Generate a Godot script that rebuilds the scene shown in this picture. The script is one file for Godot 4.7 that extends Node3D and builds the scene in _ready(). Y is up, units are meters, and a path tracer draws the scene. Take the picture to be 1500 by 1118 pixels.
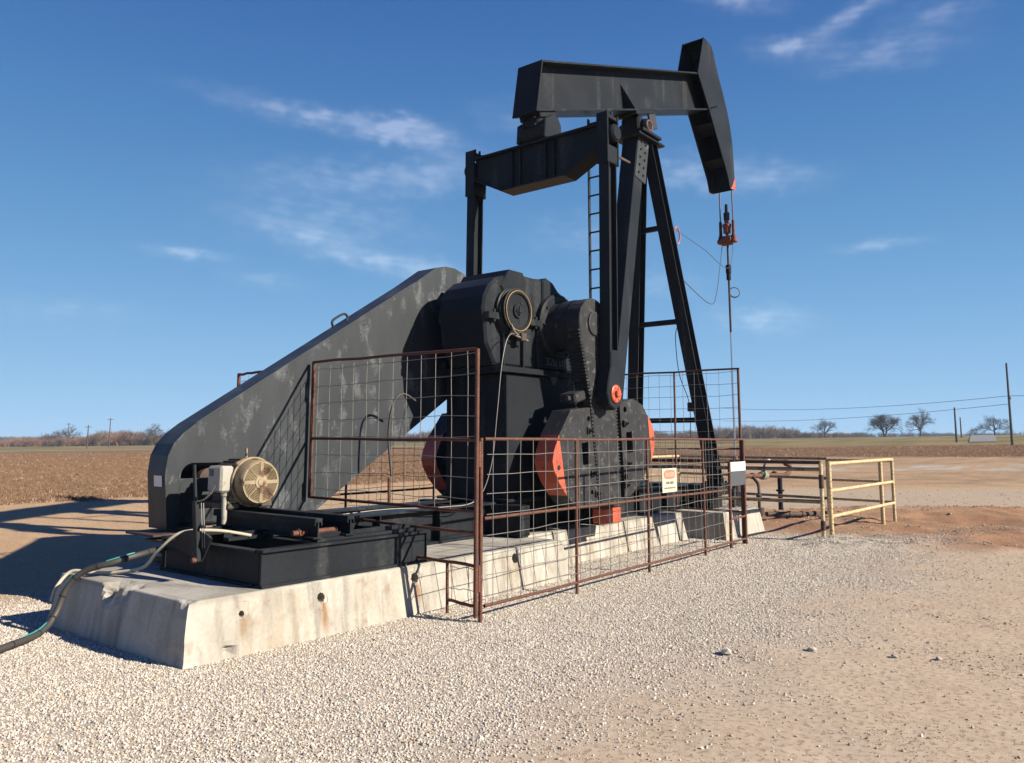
extends Node3D
# An oil pumping unit on a concrete foundation, fenced, on a gravelled pad beside a ploughed field.
# x runs along the unit (motor end -> well), y up, z towards the viewer's right.

const ZC := -6.45            # centre plane of the pumping unit
var M := {}                  # materials
var used := {}

# ------------------------------------------------------------------ small helpers
func V(x: float, y: float, z: float) -> Vector3: return Vector3(x, y, z)

func stool() -> SurfaceTool:
	var st := SurfaceTool.new()
	st.begin(Mesh.PRIMITIVE_TRIANGLES)
	return st

func tri(st: SurfaceTool, a: Vector3, b: Vector3, c: Vector3) -> void:   # counter-clockwise seen from outside
	var n := (b - a).cross(c - a)
	if n.length_squared() < 1e-16: return
	n = n.normalized()
	for p in [a, c, b]:
		st.set_normal(n)
		st.add_vertex(p)

func quad(st: SurfaceTool, a: Vector3, b: Vector3, c: Vector3, d: Vector3) -> void:
	tri(st, a, b, c)
	tri(st, a, c, d)

func stri(st: SurfaceTool, a: Vector3, b: Vector3, c: Vector3, na: Vector3, nb: Vector3, nc: Vector3) -> void:
	st.set_normal(na); st.add_vertex(a)
	st.set_normal(nc); st.add_vertex(c)
	st.set_normal(nb); st.add_vertex(b)

func numbered(called: String) -> String:
	if not used.has(called):
		used[called] = 0
		return called
	used[called] += 1
	return "%s_%03d" % [called, used[called]]

func tag(o: Node, label: String, category := "", group := "", kind := "") -> void:
	if label: o.set_meta("label", label)
	if category: o.set_meta("category", category)
	if group: o.set_meta("group", group)
	if kind: o.set_meta("kind", kind)

func thing(called: String, label: String, category: String, at := Vector3.ZERO, group := "") -> Node3D:
	var o := Node3D.new()
	o.name = numbered(called)
	o.position = at
	add_child(o)
	tag(o, label, category, group)
	return o

func obj(called: String, st, m: Material, parent: Node = self) -> MeshInstance3D:
	var o := MeshInstance3D.new()
	o.mesh = st.commit() if st is SurfaceTool else st
	o.material_override = m
	if parent == self:
		o.name = numbered(called)
		add_child(o)
	else:
		o.name = called
		parent.add_child(o, true)
		if parent is Node3D and parent != self:
			# geometry is written in world coordinates; undo the parents' offset
			var off := Vector3.ZERO
			var p: Node = parent
			while p != self and p is Node3D:
				off += (p as Node3D).position
				p = p.get_parent()
			o.position = -off
	return o

# chamfered box, axes given by a basis
func bx(st: SurfaceTool, c: Vector3, size: Vector3, bev := 0.006, B := Basis.IDENTITY) -> void:
	var h := size * 0.5
	bev = min(bev, min(h.x, min(h.y, h.z)) * 0.45)
	var pts := {}
	for sx in [-1, 1]:
		for sy in [-1, 1]:
			for sz in [-1, 1]:
				var k := Vector3(sx, sy, sz)
				var f := k * h
				pts[[k, 0]] = c + B * Vector3(f.x, f.y - sy * bev, f.z - sz * bev)
				pts[[k, 1]] = c + B * Vector3(f.x - sx * bev, f.y, f.z - sz * bev)
				pts[[k, 2]] = c + B * Vector3(f.x - sx * bev, f.y - sy * bev, f.z)
	for ax in 3:
		for s in [-1, 1]:
			var u := (ax + 1) % 3
			var w := (ax + 2) % 3
			var q := []
			for e in [[-1, -1], [1, -1], [1, 1], [-1, 1]]:
				var k := Vector3.ZERO
				k[ax] = s; k[u] = e[0]; k[w] = e[1]
				q.append(pts[[k, ax]])
			if s > 0: quad(st, q[0], q[1], q[2], q[3])
			else: quad(st, q[3], q[2], q[1], q[0])
	for ax in 3:   # edges parallel to ax
		var u := (ax + 1) % 3
		var w := (ax + 2) % 3
		for su in [-1, 1]:
			for sw in [-1, 1]:
				var k0 := Vector3.ZERO
				k0[ax] = -1; k0[u] = su; k0[w] = sw
				var k1 := k0
				k1[ax] = 1
				if su * sw > 0: quad(st, pts[[k0, u]], pts[[k1, u]], pts[[k1, w]], pts[[k0, w]])
				else: quad(st, pts[[k0, w]], pts[[k1, w]], pts[[k1, u]], pts[[k0, u]])
	for k in [Vector3(-1,-1,-1), Vector3(-1,-1,1), Vector3(-1,1,-1), Vector3(-1,1,1), Vector3(1,-1,-1), Vector3(1,-1,1), Vector3(1,1,-1), Vector3(1,1,1)]:
		if k.x * k.y * k.z > 0: tri(st, pts[[k, 0]], pts[[k, 1]], pts[[k, 2]])
		else: tri(st, pts[[k, 0]], pts[[k, 2]], pts[[k, 1]])

func frame_of(a: Vector3, b: Vector3, hint := Vector3.UP) -> Basis:   # x along a->b
	var x := (b - a).normalized()
	if abs(x.dot(hint)) > 0.98: hint = Vector3.RIGHT if abs(x.x) < 0.9 else Vector3.BACK
	var z := x.cross(hint).normalized()
	return Basis(x, z.cross(x), z)

func bar(st: SurfaceTool, a: Vector3, b: Vector3, hh: float, ww: float, bev := 0.004, hint := Vector3.UP) -> void:
	bx(st, (a + b) * 0.5, Vector3((b - a).length(), hh, ww), bev, frame_of(a, b, hint))

func ibeam(st: SurfaceTool, a: Vector3, b: Vector3, h: float, w: float, tf := 0.02, tw := 0.014, hint := Vector3.UP) -> void:
	var B := frame_of(a, b, hint)
	var l := (b - a).length()
	var c := (a + b) * 0.5
	bx(st, c + B.y * (h - tf) * 0.5, Vector3(l, tf, w), 0.003, B)
	bx(st, c - B.y * (h - tf) * 0.5, Vector3(l, tf, w), 0.003, B)
	bx(st, c, Vector3(l - 0.002, h - 2 * tf, tw), 0.001, B)

func tube(st: SurfaceTool, a: Vector3, b: Vector3, r0: float, r1 := -1.0, n := 10, caps := true) -> void:
	if r1 < 0: r1 = r0
	var B := frame_of(a, b)
	for i in n:
		var t0 := TAU * i / n
		var t1 := TAU * (i + 1) / n
		var d0 := B.y * cos(t0) + B.z * sin(t0)
		var d1 := B.y * cos(t1) + B.z * sin(t1)
		var p := a + d0 * r0
		var q := a + d1 * r0
		var r := b + d1 * r1
		var s := b + d0 * r1
		stri(st, p, q, r, d0, d1, d1)
		stri(st, p, r, s, d0, d1, d0)
		if caps:
			tri(st, a, q, p)
			tri(st, b, s, r)

func path_tube(st: SurfaceTool, pts: Array, r: float, n := 6) -> void:
	var rings := []
	var ref := Vector3.UP
	for i in pts.size():
		var t: Vector3 = (pts[min(i + 1, pts.size() - 1)] - pts[max(i - 1, 0)]).normalized()
		if abs(t.dot(ref)) > 0.97: ref = Vector3(0.7, 0, 0.7)
		var u := t.cross(ref).normalized()
		ref = u.cross(t)
		var ring := []
		for k in n:
			var d := u * cos(TAU * k / n) + ref * sin(TAU * k / n)
			ring.append([pts[i] + d * r, d])
		rings.append(ring)
	for i in rings.size() - 1:
		for k in n:
			var a = rings[i][k]; var b = rings[i][(k + 1) % n]; var c = rings[i + 1][(k + 1) % n]; var d = rings[i + 1][k]
			stri(st, a[0], c[0], b[0], a[1], c[1], b[1])
			stri(st, a[0], d[0], c[0], a[1], d[1], c[1])

func smooth_path(ctrl: Array, steps := 8) -> Array:
	var c := Curve3D.new()
	for i in ctrl.size():
		var t: Vector3 = (ctrl[min(i + 1, ctrl.size() - 1)] - ctrl[max(i - 1, 0)]) / 6.0
		c.add_point(ctrl[i], -t, t)
	var out := []
	for i in ctrl.size() - 1:
		for k in steps: out.append(c.sample(i, float(k) / steps))
	out.append(ctrl[-1])
	return out

# lathe about an axis: profile of [along, radius]
func lathe(st: SurfaceTool, o: Vector3, axis: Vector3, prof: Array, n := 24) -> void:
	var B := frame_of(Vector3.ZERO, axis)
	for j in prof.size() - 1:
		var x0: float = prof[j][0]; var r0: float = prof[j][1]; var x1: float = prof[j + 1][0]; var r1: float = prof[j + 1][1]
		var sl := Vector2(x1 - x0, r1 - r0)
		if sl.length() < 1e-6: continue
		sl = sl.normalized()
		for i in n:
			var t0 := TAU * i / n
			var t1 := TAU * (i + 1) / n
			var d0 := B.y * cos(t0) + B.z * sin(t0)
			var d1 := B.y * cos(t1) + B.z * sin(t1)
			var n0 := (d0 * sl.x - B.x * sl.y)
			var n1 := (d1 * sl.x - B.x * sl.y)
			var p := o + B.x * x0 + d0 * r0
			var q := o + B.x * x0 + d1 * r0
			var r := o + B.x * x1 + d1 * r1
			var s := o + B.x * x1 + d0 * r1
			if r0 > 1e-5: stri(st, p, q, r, n0, n1, n1)
			if r1 > 1e-5: stri(st, p, r, s, n0, n1, n0)

func ring(st: SurfaceTool, c: Vector3, axis: Vector3, R: float, r: float, n := 32, m := 6) -> void:
	var B := frame_of(Vector3.ZERO, axis)
	for i in n:
		for j in m:
			var f := func(ii: int, jj: int) -> Array:
				var d := B.y * cos(TAU * ii / n) + B.z * sin(TAU * ii / n)
				var nn := d * cos(TAU * jj / m) + B.x * sin(TAU * jj / m)
				return [c + d * R + nn * r, nn]
			var a = f.call(i, j); var b = f.call(i + 1, j); var e = f.call(i + 1, j + 1); var g = f.call(i, j + 1)
			stri(st, a[0], b[0], e[0], a[1], b[1], e[1])
			stri(st, a[0], e[0], g[0], a[1], e[1], g[1])

# extrude a polygon of the XY plane from z0 (far) to z1 (near), with a small chamfer
func extrude(st: SurfaceTool, poly: PackedVector2Array, z0: float, z1: float, bev := 0.006) -> void:
	if Geometry2D.is_polygon_clockwise(poly): poly.reverse()
	# Godot calls clockwise in y-down terms: make sure the area is positive with y up
	var area := 0.0
	for i in poly.size():
		area += poly[i].cross(poly[(i + 1) % poly.size()])
	if area < 0: poly.reverse()
	var inner := PackedVector2Array()
	for i in poly.size():
		var p := poly[i]
		var e0 := (p - poly[i - 1]).normalized()
		var e1 := (poly[(i + 1) % poly.size()] - p).normalized()
		var n0 := Vector2(-e0.y, e0.x)
		var n1 := Vector2(-e1.y, e1.x)
		var nn := (n0 + n1)
		var d: Vector2 = nn / maxf(0.35, nn.dot(n0))
		inner.append(p + d * bev)
	var idx := Geometry2D.triangulate_polygon(inner)
	for k in range(0, idx.size(), 3):
		var a := inner[idx[k]]; var b := inner[idx[k + 1]]; var c := inner[idx[k + 2]]
		if (b - a).cross(c - a) < 0:
			var t := b; b = c; c = t
		tri(st, V(a.x, a.y, z1), V(b.x, b.y, z1), V(c.x, c.y, z1))
		tri(st, V(a.x, a.y, z0), V(c.x, c.y, z0), V(b.x, b.y, z0))
	for i in poly.size():
		var j := (i + 1) % poly.size()
		var p := poly[i]; var q := poly[j]; var pi := inner[i]; var qi := inner[j]
		quad(st, V(p.x, p.y, z0 + bev), V(q.x, q.y, z0 + bev), V(q.x, q.y, z1 - bev), V(p.x, p.y, z1 - bev))
		quad(st, V(p.x, p.y, z1 - bev), V(q.x, q.y, z1 - bev), V(qi.x, qi.y, z1), V(pi.x, pi.y, z1))
		quad(st, V(pi.x, pi.y, z0), V(qi.x, qi.y, z0), V(q.x, q.y, z0 + bev), V(p.x, p.y, z0 + bev))

func P2(a: Array) -> PackedVector2Array:
	var out := PackedVector2Array()
	for p in a: out.append(Vector2(p[0], p[1]))
	return out

func bolt(st: SurfaceTool, at: Vector3, axis: Vector3, r := 0.02, h := 0.02) -> void:
	tube(st, at, at + axis * h, r, r * 0.95, 6)

# ------------------------------------------------------------------ textures and materials
func nz(sd: int, freq: float, size: int, oct := 4, stretch := 1) -> PackedByteArray:
	var f := FastNoiseLite.new()
	f.seed = sd
	f.noise_type = FastNoiseLite.TYPE_SIMPLEX_SMOOTH
	f.frequency = freq
	f.fractal_octaves = oct
	var im: Image = f.get_seamless_image(size, size / stretch)
	im.convert(Image.FORMAT_L8)
	if stretch > 1: im.resize(size, size, Image.INTERPOLATE_CUBIC)
	return im.get_data()

# base runs a -> b with coarse and fine noise; spots of colour c above a threshold; flecks of colour d
func surface(called: String, a: Color, b: Color, c: Color, thr: float, soft: float, d: Color, dthr: float, rough: float, scale: float, opt := {}) -> StandardMaterial3D:
	var size: int = opt.get("size", 512)
	var sd: int = hash(called) % 10000
	var n1 := nz(sd, opt.get("f1", 0.008), size, 4, opt.get("stretch", 1))
	var n2 := nz(sd + 1, 0.09, size, 3)
	var n3 := nz(sd + 2, opt.get("f3", 0.014), size, 5, opt.get("stretch3", 1))
	var n4 := nz(sd + 3, opt.get("f4", 0.12), size, 2)
	var out := PackedByteArray()
	out.resize(size * size * 3)
	var grain: float = opt.get("grain", 0.35)
	for i in size * size:
		var t: float = (n1[i] * (1.0 - grain) + n2[i] * grain) / 255.0
		t = clampf((t - 0.25) * 2.0, 0.0, 1.0)
		var col := a.lerp(b, t)
		var s: float = clampf((n3[i] / 255.0 * 0.8 + n2[i] / 255.0 * 0.2 - thr) / soft, 0.0, 1.0)
		if s > 0.0: col = col.lerp(c, s * c.a)
		var g: float = clampf((n4[i] / 255.0 * 0.7 + n3[i] / 255.0 * 0.3 - dthr) / 0.05, 0.0, 1.0)
		if g > 0.0: col = col.lerp(d, g * d.a)
		out[i * 3] = int(clampf(col.r, 0, 1) * 255.0)
		out[i * 3 + 1] = int(clampf(col.g, 0, 1) * 255.0)
		out[i * 3 + 2] = int(clampf(col.b, 0, 1) * 255.0)
	var m := StandardMaterial3D.new()
	m.albedo_texture = ImageTexture.create_from_image(Image.create_from_data(size, size, false, Image.FORMAT_RGB8, out))
	m.roughness = rough
	m.metallic = opt.get("metallic", 0.0)
	m.metallic_specular = opt.get("spec", 0.5)
	m.uv1_triplanar = true
	m.uv1_world_triplanar = true
	m.uv1_scale = Vector3.ONE * scale
	if opt.has("bump"):
		var im := Image.create_from_data(size, size, false, Image.FORMAT_L8, n2)
		im.convert(Image.FORMAT_RGBA8)
		im.bump_map_to_normal_map(opt["bump"])
		m.normal_enabled = true
		m.normal_texture = ImageTexture.create_from_image(im)
		m.normal_scale = 1.0
	M[called] = m
	return m

func plain(called: String, c: Color, rough: float, metallic := 0.0) -> StandardMaterial3D:
	var m := StandardMaterial3D.new()
	m.albedo_color = c
	m.roughness = rough
	m.metallic = metallic
	M[called] = m
	return m

func lin(r: float, g: float, b: float) -> Color: return Color(r, g, b).linear_to_srgb()

func make_materials() -> void:
	surface("black", lin(.0135, .0160, .0195), lin(.0190, .0220, .0262), Color(lin(.043, .045, .047), .75), .60, .22, Color(lin(.11, .105, .095), .7), .83, .42, .33, {"spec": .2, "f3": .012, "stretch3": 8})
	surface("guard", lin(0.0248, 0.0287, 0.0331), lin(0.0336, 0.0387, 0.0442), Color(lin(0.0966, 0.1044, 0.1122), .8), .585, .2, Color(lin(0.1344, 0.1436, 0.1472), .55), .78, .45, .36, {"f1": .01, "f3": .013, "f4": .05, "stretch": 4, "stretch3": 2, "spec": .35, "size": 768})
	surface("crankpaint", lin(.0232, .0247, .0268), lin(.0350, .0360, .0386), lin(.0670, .0670, .0670), .62, .12, lin(.1546, .1443, .1237), .74, .5, .8, {"bump": 1.2, "spec": .25, "f3": .018})
	surface("orange", lin(.4353, .0746, .0342), lin(.4974, .0995, .0466), lin(.3420, .0560, .0311), .66, .06, lin(.06, .03, .02), .77, .45, .8, {"size": 256})
	surface("rust", lin(.0655, .0216, .0118), lin(.1244, .0426, .0229), lin(.0393, .0164, .0118), .6, .12, lin(.1963, .0916, .0524), .72, .75, 2.0, {"size": 256, "bump": 2.0})
	surface("darkrust", lin(.0308, .0172, .0136), lin(.0616, .0339, .0259), lin(.0185, .0136, .0123), .6, .12, lin(.1232, .0616, .0431), .76, .75, 2.0, {"size": 256})
	surface("yellow", lin(.4392, .3542, .1913), lin(.5242, .4392, .2550), lin(.1558, .0567, .0213), .60, .06, lin(.1133, .0354, .0142), .70, .6, 1.6, {"size": 512, "f3": .03, "bump": 1.0})
	surface("tan", lin(.1937, .1453, .0824), lin(.2712, .2131, .1308), lin(.0775, .0339, .0169), .60, .1, lin(.0388, .0242, .0145), .74, .6, 1.7, {"size": 256})
	surface("motor", lin(.0308, .0259, .0209), lin(.0678, .0554, .0419), lin(.1232, .0862, .0524), .58, .14, lin(.0801, .0339, .0185), .7, .65, 2.2, {"size": 256, "bump": 1.5})
	surface("boxgrey", lin(.2749, .2618, .2291), lin(.3272, .3142, .2749), lin(.1963, .1440, .0916), .68, .1, lin(.1309, .0785, .0524), .8, .5, 2.0, {"size": 256})
	surface("concrete", lin(.2907, .2689, .2325), lin(.3997, .3779, .3342), Color(lin(.1962, .1817, .1599), .75), .58, .16, Color(lin(.1453, .1309, .1090), .7), .76, .9, .5, {"stretch": 1, "f3": .02, "stretch3": 8, "bump": .3})
	surface("wood", lin(.0554, .0400, .0308), lin(.0924, .0708, .0554), lin(.0308, .0246, .0216), .6, .12, lin(.1232, .1047, .0862), .78, .9, 1.0, {"size": 256, "stretch": 8})
	surface("stone", lin(.3272, .3011, .2618), lin(.4320, .4058, .3600), lin(.2356, .1833, .1309), .62, .12, lin(.1963, .1636, .1309), .78, .9, 3.0, {"size": 256, "bump": 2.0})
	surface("redpaint", lin(.1355, .0277, .0185), lin(.1971, .0462, .0277), lin(.0739, .0277, .0185), .58, .12, lin(.0370, .0185, .0154), .72, .6, 2.4, {"size": 256})
	plain("flat_black", lin(.0120, .0120, .0120), 1.0)
	plain("rubber", lin(.038, .035, .032), .6)
	plain("steelrod", lin(.5500, .5600, .5800), .25, 1.0)
	plain("galv", lin(.20, .185, .17), .5, .4)
	plain("cyan", lin(.03, .24, .23), .5)
	plain("cream", lin(.4235, .3850, .2926), .6)
	plain("white", lin(.6160, .6160, .6006), .5)
	plain("slate", lin(.0577, .0655, .0770), .5)
	plain("signcream", lin(.46, .44, .33), .6)
	plain("signred", lin(.36, .15, .11), .6)
	plain("signtext", lin(.19, .18, .11), .6)
	plain("cable", lin(.1232, .0770, .0577), .7)
	plain("bronze", lin(.3234, .1925, .0539), .5)
	plain("bark", lin(.0655, .0524, .0447), .95)
	plain("wire_far", lin(.0462, .0462, .0501), .8)

# ------------------------------------------------------------------ land
var NF := FastNoiseLite.new()
func fn(x: float, z: float, f: float) -> float: return NF.get_noise_2d(x * f, z * f)   # -1..1
func sst(a: float, b: float, x: float) -> float: return smoothstep(a, b, x)

func depth_of(x: float, z: float) -> float: return x * .7815 - z * .6239
func side_of(x: float, z: float) -> float: return x * .6239 + z * .7815

func field_mask(x: float, z: float) -> float:
	var w := fn(x, z, 3.0) * .9 + fn(x, z, 14.0) * .35
	var a := sst(-20.9, -21.7, z + w)
	var b := sst(66.0, 69.0, x + w * 2.0 + (z + 20.0) * -.4)
	return max(a, b)

func land(x: float, z: float) -> float:
	var d := Vector2(x, z).length()
	var s: float = side_of(x, z) / max(1.0, depth_of(x, z))     # -.64 .. .64 in view
	var tilt: float = lerp(-.9, 2.9, clampf((s + .62) / 1.25, 0.0, 1.0))
	return sst(35.0, 260.0, d) * tilt

func bumps(x: float, z: float) -> float:
	var h := fn(x, z, 4.0) * .018 + fn(x, z, 22.0) * .008
	var red := red_mask(x, z)
	h += red * (fn(x, z, 9.0) * .09 + absf(fn(x + 40.0, z, 20.0)) * .09 + .04)
	var f := field_mask(x, z)
	h += f * (fn(x, z, 40.0) * .035 + .03)
	# the ground lies flat round the foundations
	var near: float = sst(.0, .6, max(max(2.7 - x, x - 13.6), max(-7.6 - z, z + 4.4)))
	return h * near - .004 * (1.0 - near)

func red_mask(x: float, z: float) -> float:
	var q := fn(x + 9.0, z, 5.0) * .9 + fn(x, z, 17.0) * .4
	var dd := depth_of(x, z) + q
	var s := side_of(x, z)
	return sst(10.9, 11.7, dd - .06 * max(0.0, s - 4.0)) * sst(18.6, 16.8, dd) * sst(2.6, 4.4, s + q)

func gravel_mask(x: float, z: float) -> float:
	var q := fn(x, z + 30.0, 6.0) * .5 + fn(x, z, 21.0) * .25
	# inside: the bed round the foundation; its border towards the viewer's right
	var right := (z - (-2.35 - .035 * x)) + q * 1.3
	var back := (-8.3 - z) + q * .8
	var end := (x - 12.9) + q * .7 - .1 * (z + 5.0)
	return sst(1.15, -.75, max(right, max(back, end)))

func ground_color(x: float, z: float) -> Color:
	var n1 := fn(x, z, 2.2)
	var n2 := fn(x + 70.0, z, 9.0)
	var n3 := fn(x, z + 50.0, 45.0)
	var c := Color(0.462, 0.316, 0.193)                                    # sandy pad
	c = c.lerp(Color(0.477, 0.347, 0.223), clampf(.5 + n1 * 1.2, 0, 1))
	var dd := depth_of(x, z) + n1 * 1.2
	var s := side_of(x, z)
	var tan_near := sst(12.5, 10.5, dd) * sst(-3.0, 2.0, s)
	c = c.lerp(Color(0.470, 0.381, 0.289), tan_near)
	c = c.lerp(Color(0.431, 0.362, 0.277), sst(17.0, 18.5, dd) * sst(27.0, 24.0, dd) * sst(3.0, 6.0, s) * .9)
	c = c.lerp(Color(0.308, 0.216, 0.139), sst(25.5, 28.0, dd) * sst(5.0, 9.0, s) * clampf(.55 + n2 * .8 + n1 * .4, 0, 1))
	c = c.lerp(Color(0.462, 0.439, 0.400), sst(38.0, 41.0, dd) * sst(50.0, 46.0, dd) * sst(4.0, 9.0, s) * clampf(n2 * 3.0 + .25, 0, 1) * .9)
	c = c.lerp(Color(0.323, 0.189, 0.115), red_mask(x, z) * clampf(.85 + n2 * .5, 0, 1))
	c = c.lerp(Color(0.447, 0.400, 0.339), gravel_mask(x, z))
	var f := field_mask(x, z)
	if f > 0.0:
		var fc := Color(0.219, 0.131, 0.079).lerp(Color(0.274, 0.168, 0.104), clampf(.5 + n1 + n3 * .5, 0, 1))
		c = c.lerp(fc, f)
	var far := Vector2(x, z).length() + n2 * 6.0
	if far > 80.0:
		# the far verge: dry grass with greener patches, then a wider pasture
		var lft := sst(.1, -.3, s / max(1.0, depth_of(x, z)))
		var g0: float = lerp(118.0, 150.0, lft)
		var gc := Color(0.277, 0.219, 0.115).lerp(Color(0.154, 0.139, 0.058), clampf(.45 + n1 * 1.4 + n2 * .5, 0, 1))
		c = c.lerp(gc, sst(g0 - 4.0, g0 + 4.0, far))
	return c * (1.0 + n3 * .10)

func axis_list(a: float, b: float, step: float, far: float) -> PackedFloat32Array:
	var out := PackedFloat32Array()
	var lo := []
	var p := a
	var s := step
	while p > -far:
		s *= 1.11
		p -= s
		lo.append(p)
	lo.reverse()
	for v in lo: out.append(v)
	p = a
	while p < b:
		out.append(p)
		p += step
	s = step
	while p < far:
		out.append(p)
		s *= 1.11
		p += s
	out.append(far)
	return out

func make_ground() -> void:
	var xs := axis_list(-1.0, 30.0, .145, 4000.0)
	var zs := axis_list(-26.0, 2.0, .145, 4000.0)
	var nx := xs.size()
	var nzz := zs.size()
	var v := PackedVector3Array()
	var col := PackedColorArray()
	v.resize(nx * nzz)
	col.resize(nx * nzz)
	for j in nzz:
		for i in nx:
			var x := xs[i]
			var z := zs[j]
			var k := j * nx + i
			v[k] = V(x, land(x, z) + bumps(x, z), z)
			col[k] = ground_color(x, z)
	var nrm := PackedVector3Array()
	nrm.resize(nx * nzz)
	for j in nzz:
		for i in nx:
			var a := v[j * nx + max(i - 1, 0)]
			var b := v[j * nx + min(i + 1, nx - 1)]
			var c := v[max(j - 1, 0) * nx + i]
			var d := v[min(j + 1, nzz - 1) * nx + i]
			nrm[j * nx + i] = (d - c).cross(b - a).normalized()
	var idx := PackedInt32Array()
	idx.resize((nx - 1) * (nzz - 1) * 6)
	var w := 0
	for j in nzz - 1:
		for i in nx - 1:
			var a := j * nx + i
			for q in [a, a + 1, a + nx, a + 1, a + nx + 1, a + nx]:
				idx[w] = q
				w += 1
	var arr := []
	arr.resize(Mesh.ARRAY_MAX)
	arr[Mesh.ARRAY_VERTEX] = v
	arr[Mesh.ARRAY_NORMAL] = nrm
	arr[Mesh.ARRAY_COLOR] = col
	arr[Mesh.ARRAY_INDEX] = idx
	var mesh := ArrayMesh.new()
	mesh.add_surface_from_arrays(Mesh.PRIMITIVE_TRIANGLES, arr)
	var m := surface("soil", Color(.86, .85, .84), Color(1, 1, 1), Color(.78, .76, .74), .60, .1, Color(.68, .65, .63), .74, .97, 1.3, {"size": 1024, "bump": 3.0, "grain": .6, "f4": .2})
	m.vertex_color_use_as_albedo = true
	m.metallic_specular = .2
	var o := obj("ground", mesh, m)
	tag(o, "", "", "", "structure")

func pebble_mesh(sd: int) -> ArrayMesh:
	var R := RandomNumberGenerator.new()
	R.seed = sd
	var g := (1.0 + sqrt(5.0)) / 2.0
	var p := [V(-1, g, 0), V(1, g, 0), V(-1, -g, 0), V(1, -g, 0), V(0, -1, g), V(0, 1, g), V(0, -1, -g), V(0, 1, -g), V(g, 0, -1), V(g, 0, 1), V(-g, 0, -1), V(-g, 0, 1)]
	for i in 12: p[i] = p[i].normalized() * R.randf_range(.62, 1.15) * V(1.0, .72, .85)
	var st := stool()
	for f in [[0,11,5],[0,5,1],[0,1,7],[0,7,10],[0,10,11],[1,5,9],[5,11,4],[11,10,2],[10,7,6],[7,1,8],[3,9,4],[3,4,2],[3,2,6],[3,6,8],[3,8,9],[4,9,5],[2,4,11],[6,2,10],[8,6,7],[9,8,1]]:
		tri(st, p[f[0]], p[f[1]], p[f[2]])
	return st.commit()

func multi(called: String, mesh: Mesh, xf: Array, cols: Array, m: Material, label: String, category: String) -> void:
	var mm := MultiMesh.new()
	mm.transform_format = MultiMesh.TRANSFORM_3D
	mm.use_colors = true
	mm.mesh = mesh
	mm.instance_count = xf.size()
	for i in xf.size():
		mm.set_instance_transform(i, xf[i])
		mm.set_instance_color(i, cols[i])
	var o := MultiMeshInstance3D.new()
	o.multimesh = mm
	o.material_override = m
	o.name = numbered(called)
	add_child(o)
	tag(o, label, category, "", "stuff")

func in_block(x: float, z: float) -> bool:
	return (x > 2.95 and x < 7.48 and z < -5.14 and z > -7.24) or (x > 7.4 and x < 11.5 and z < -5.72 and z > -7.2) or (x > 11.68 and x < 13.24 and z < -5.2 and z > -7.6)

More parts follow.
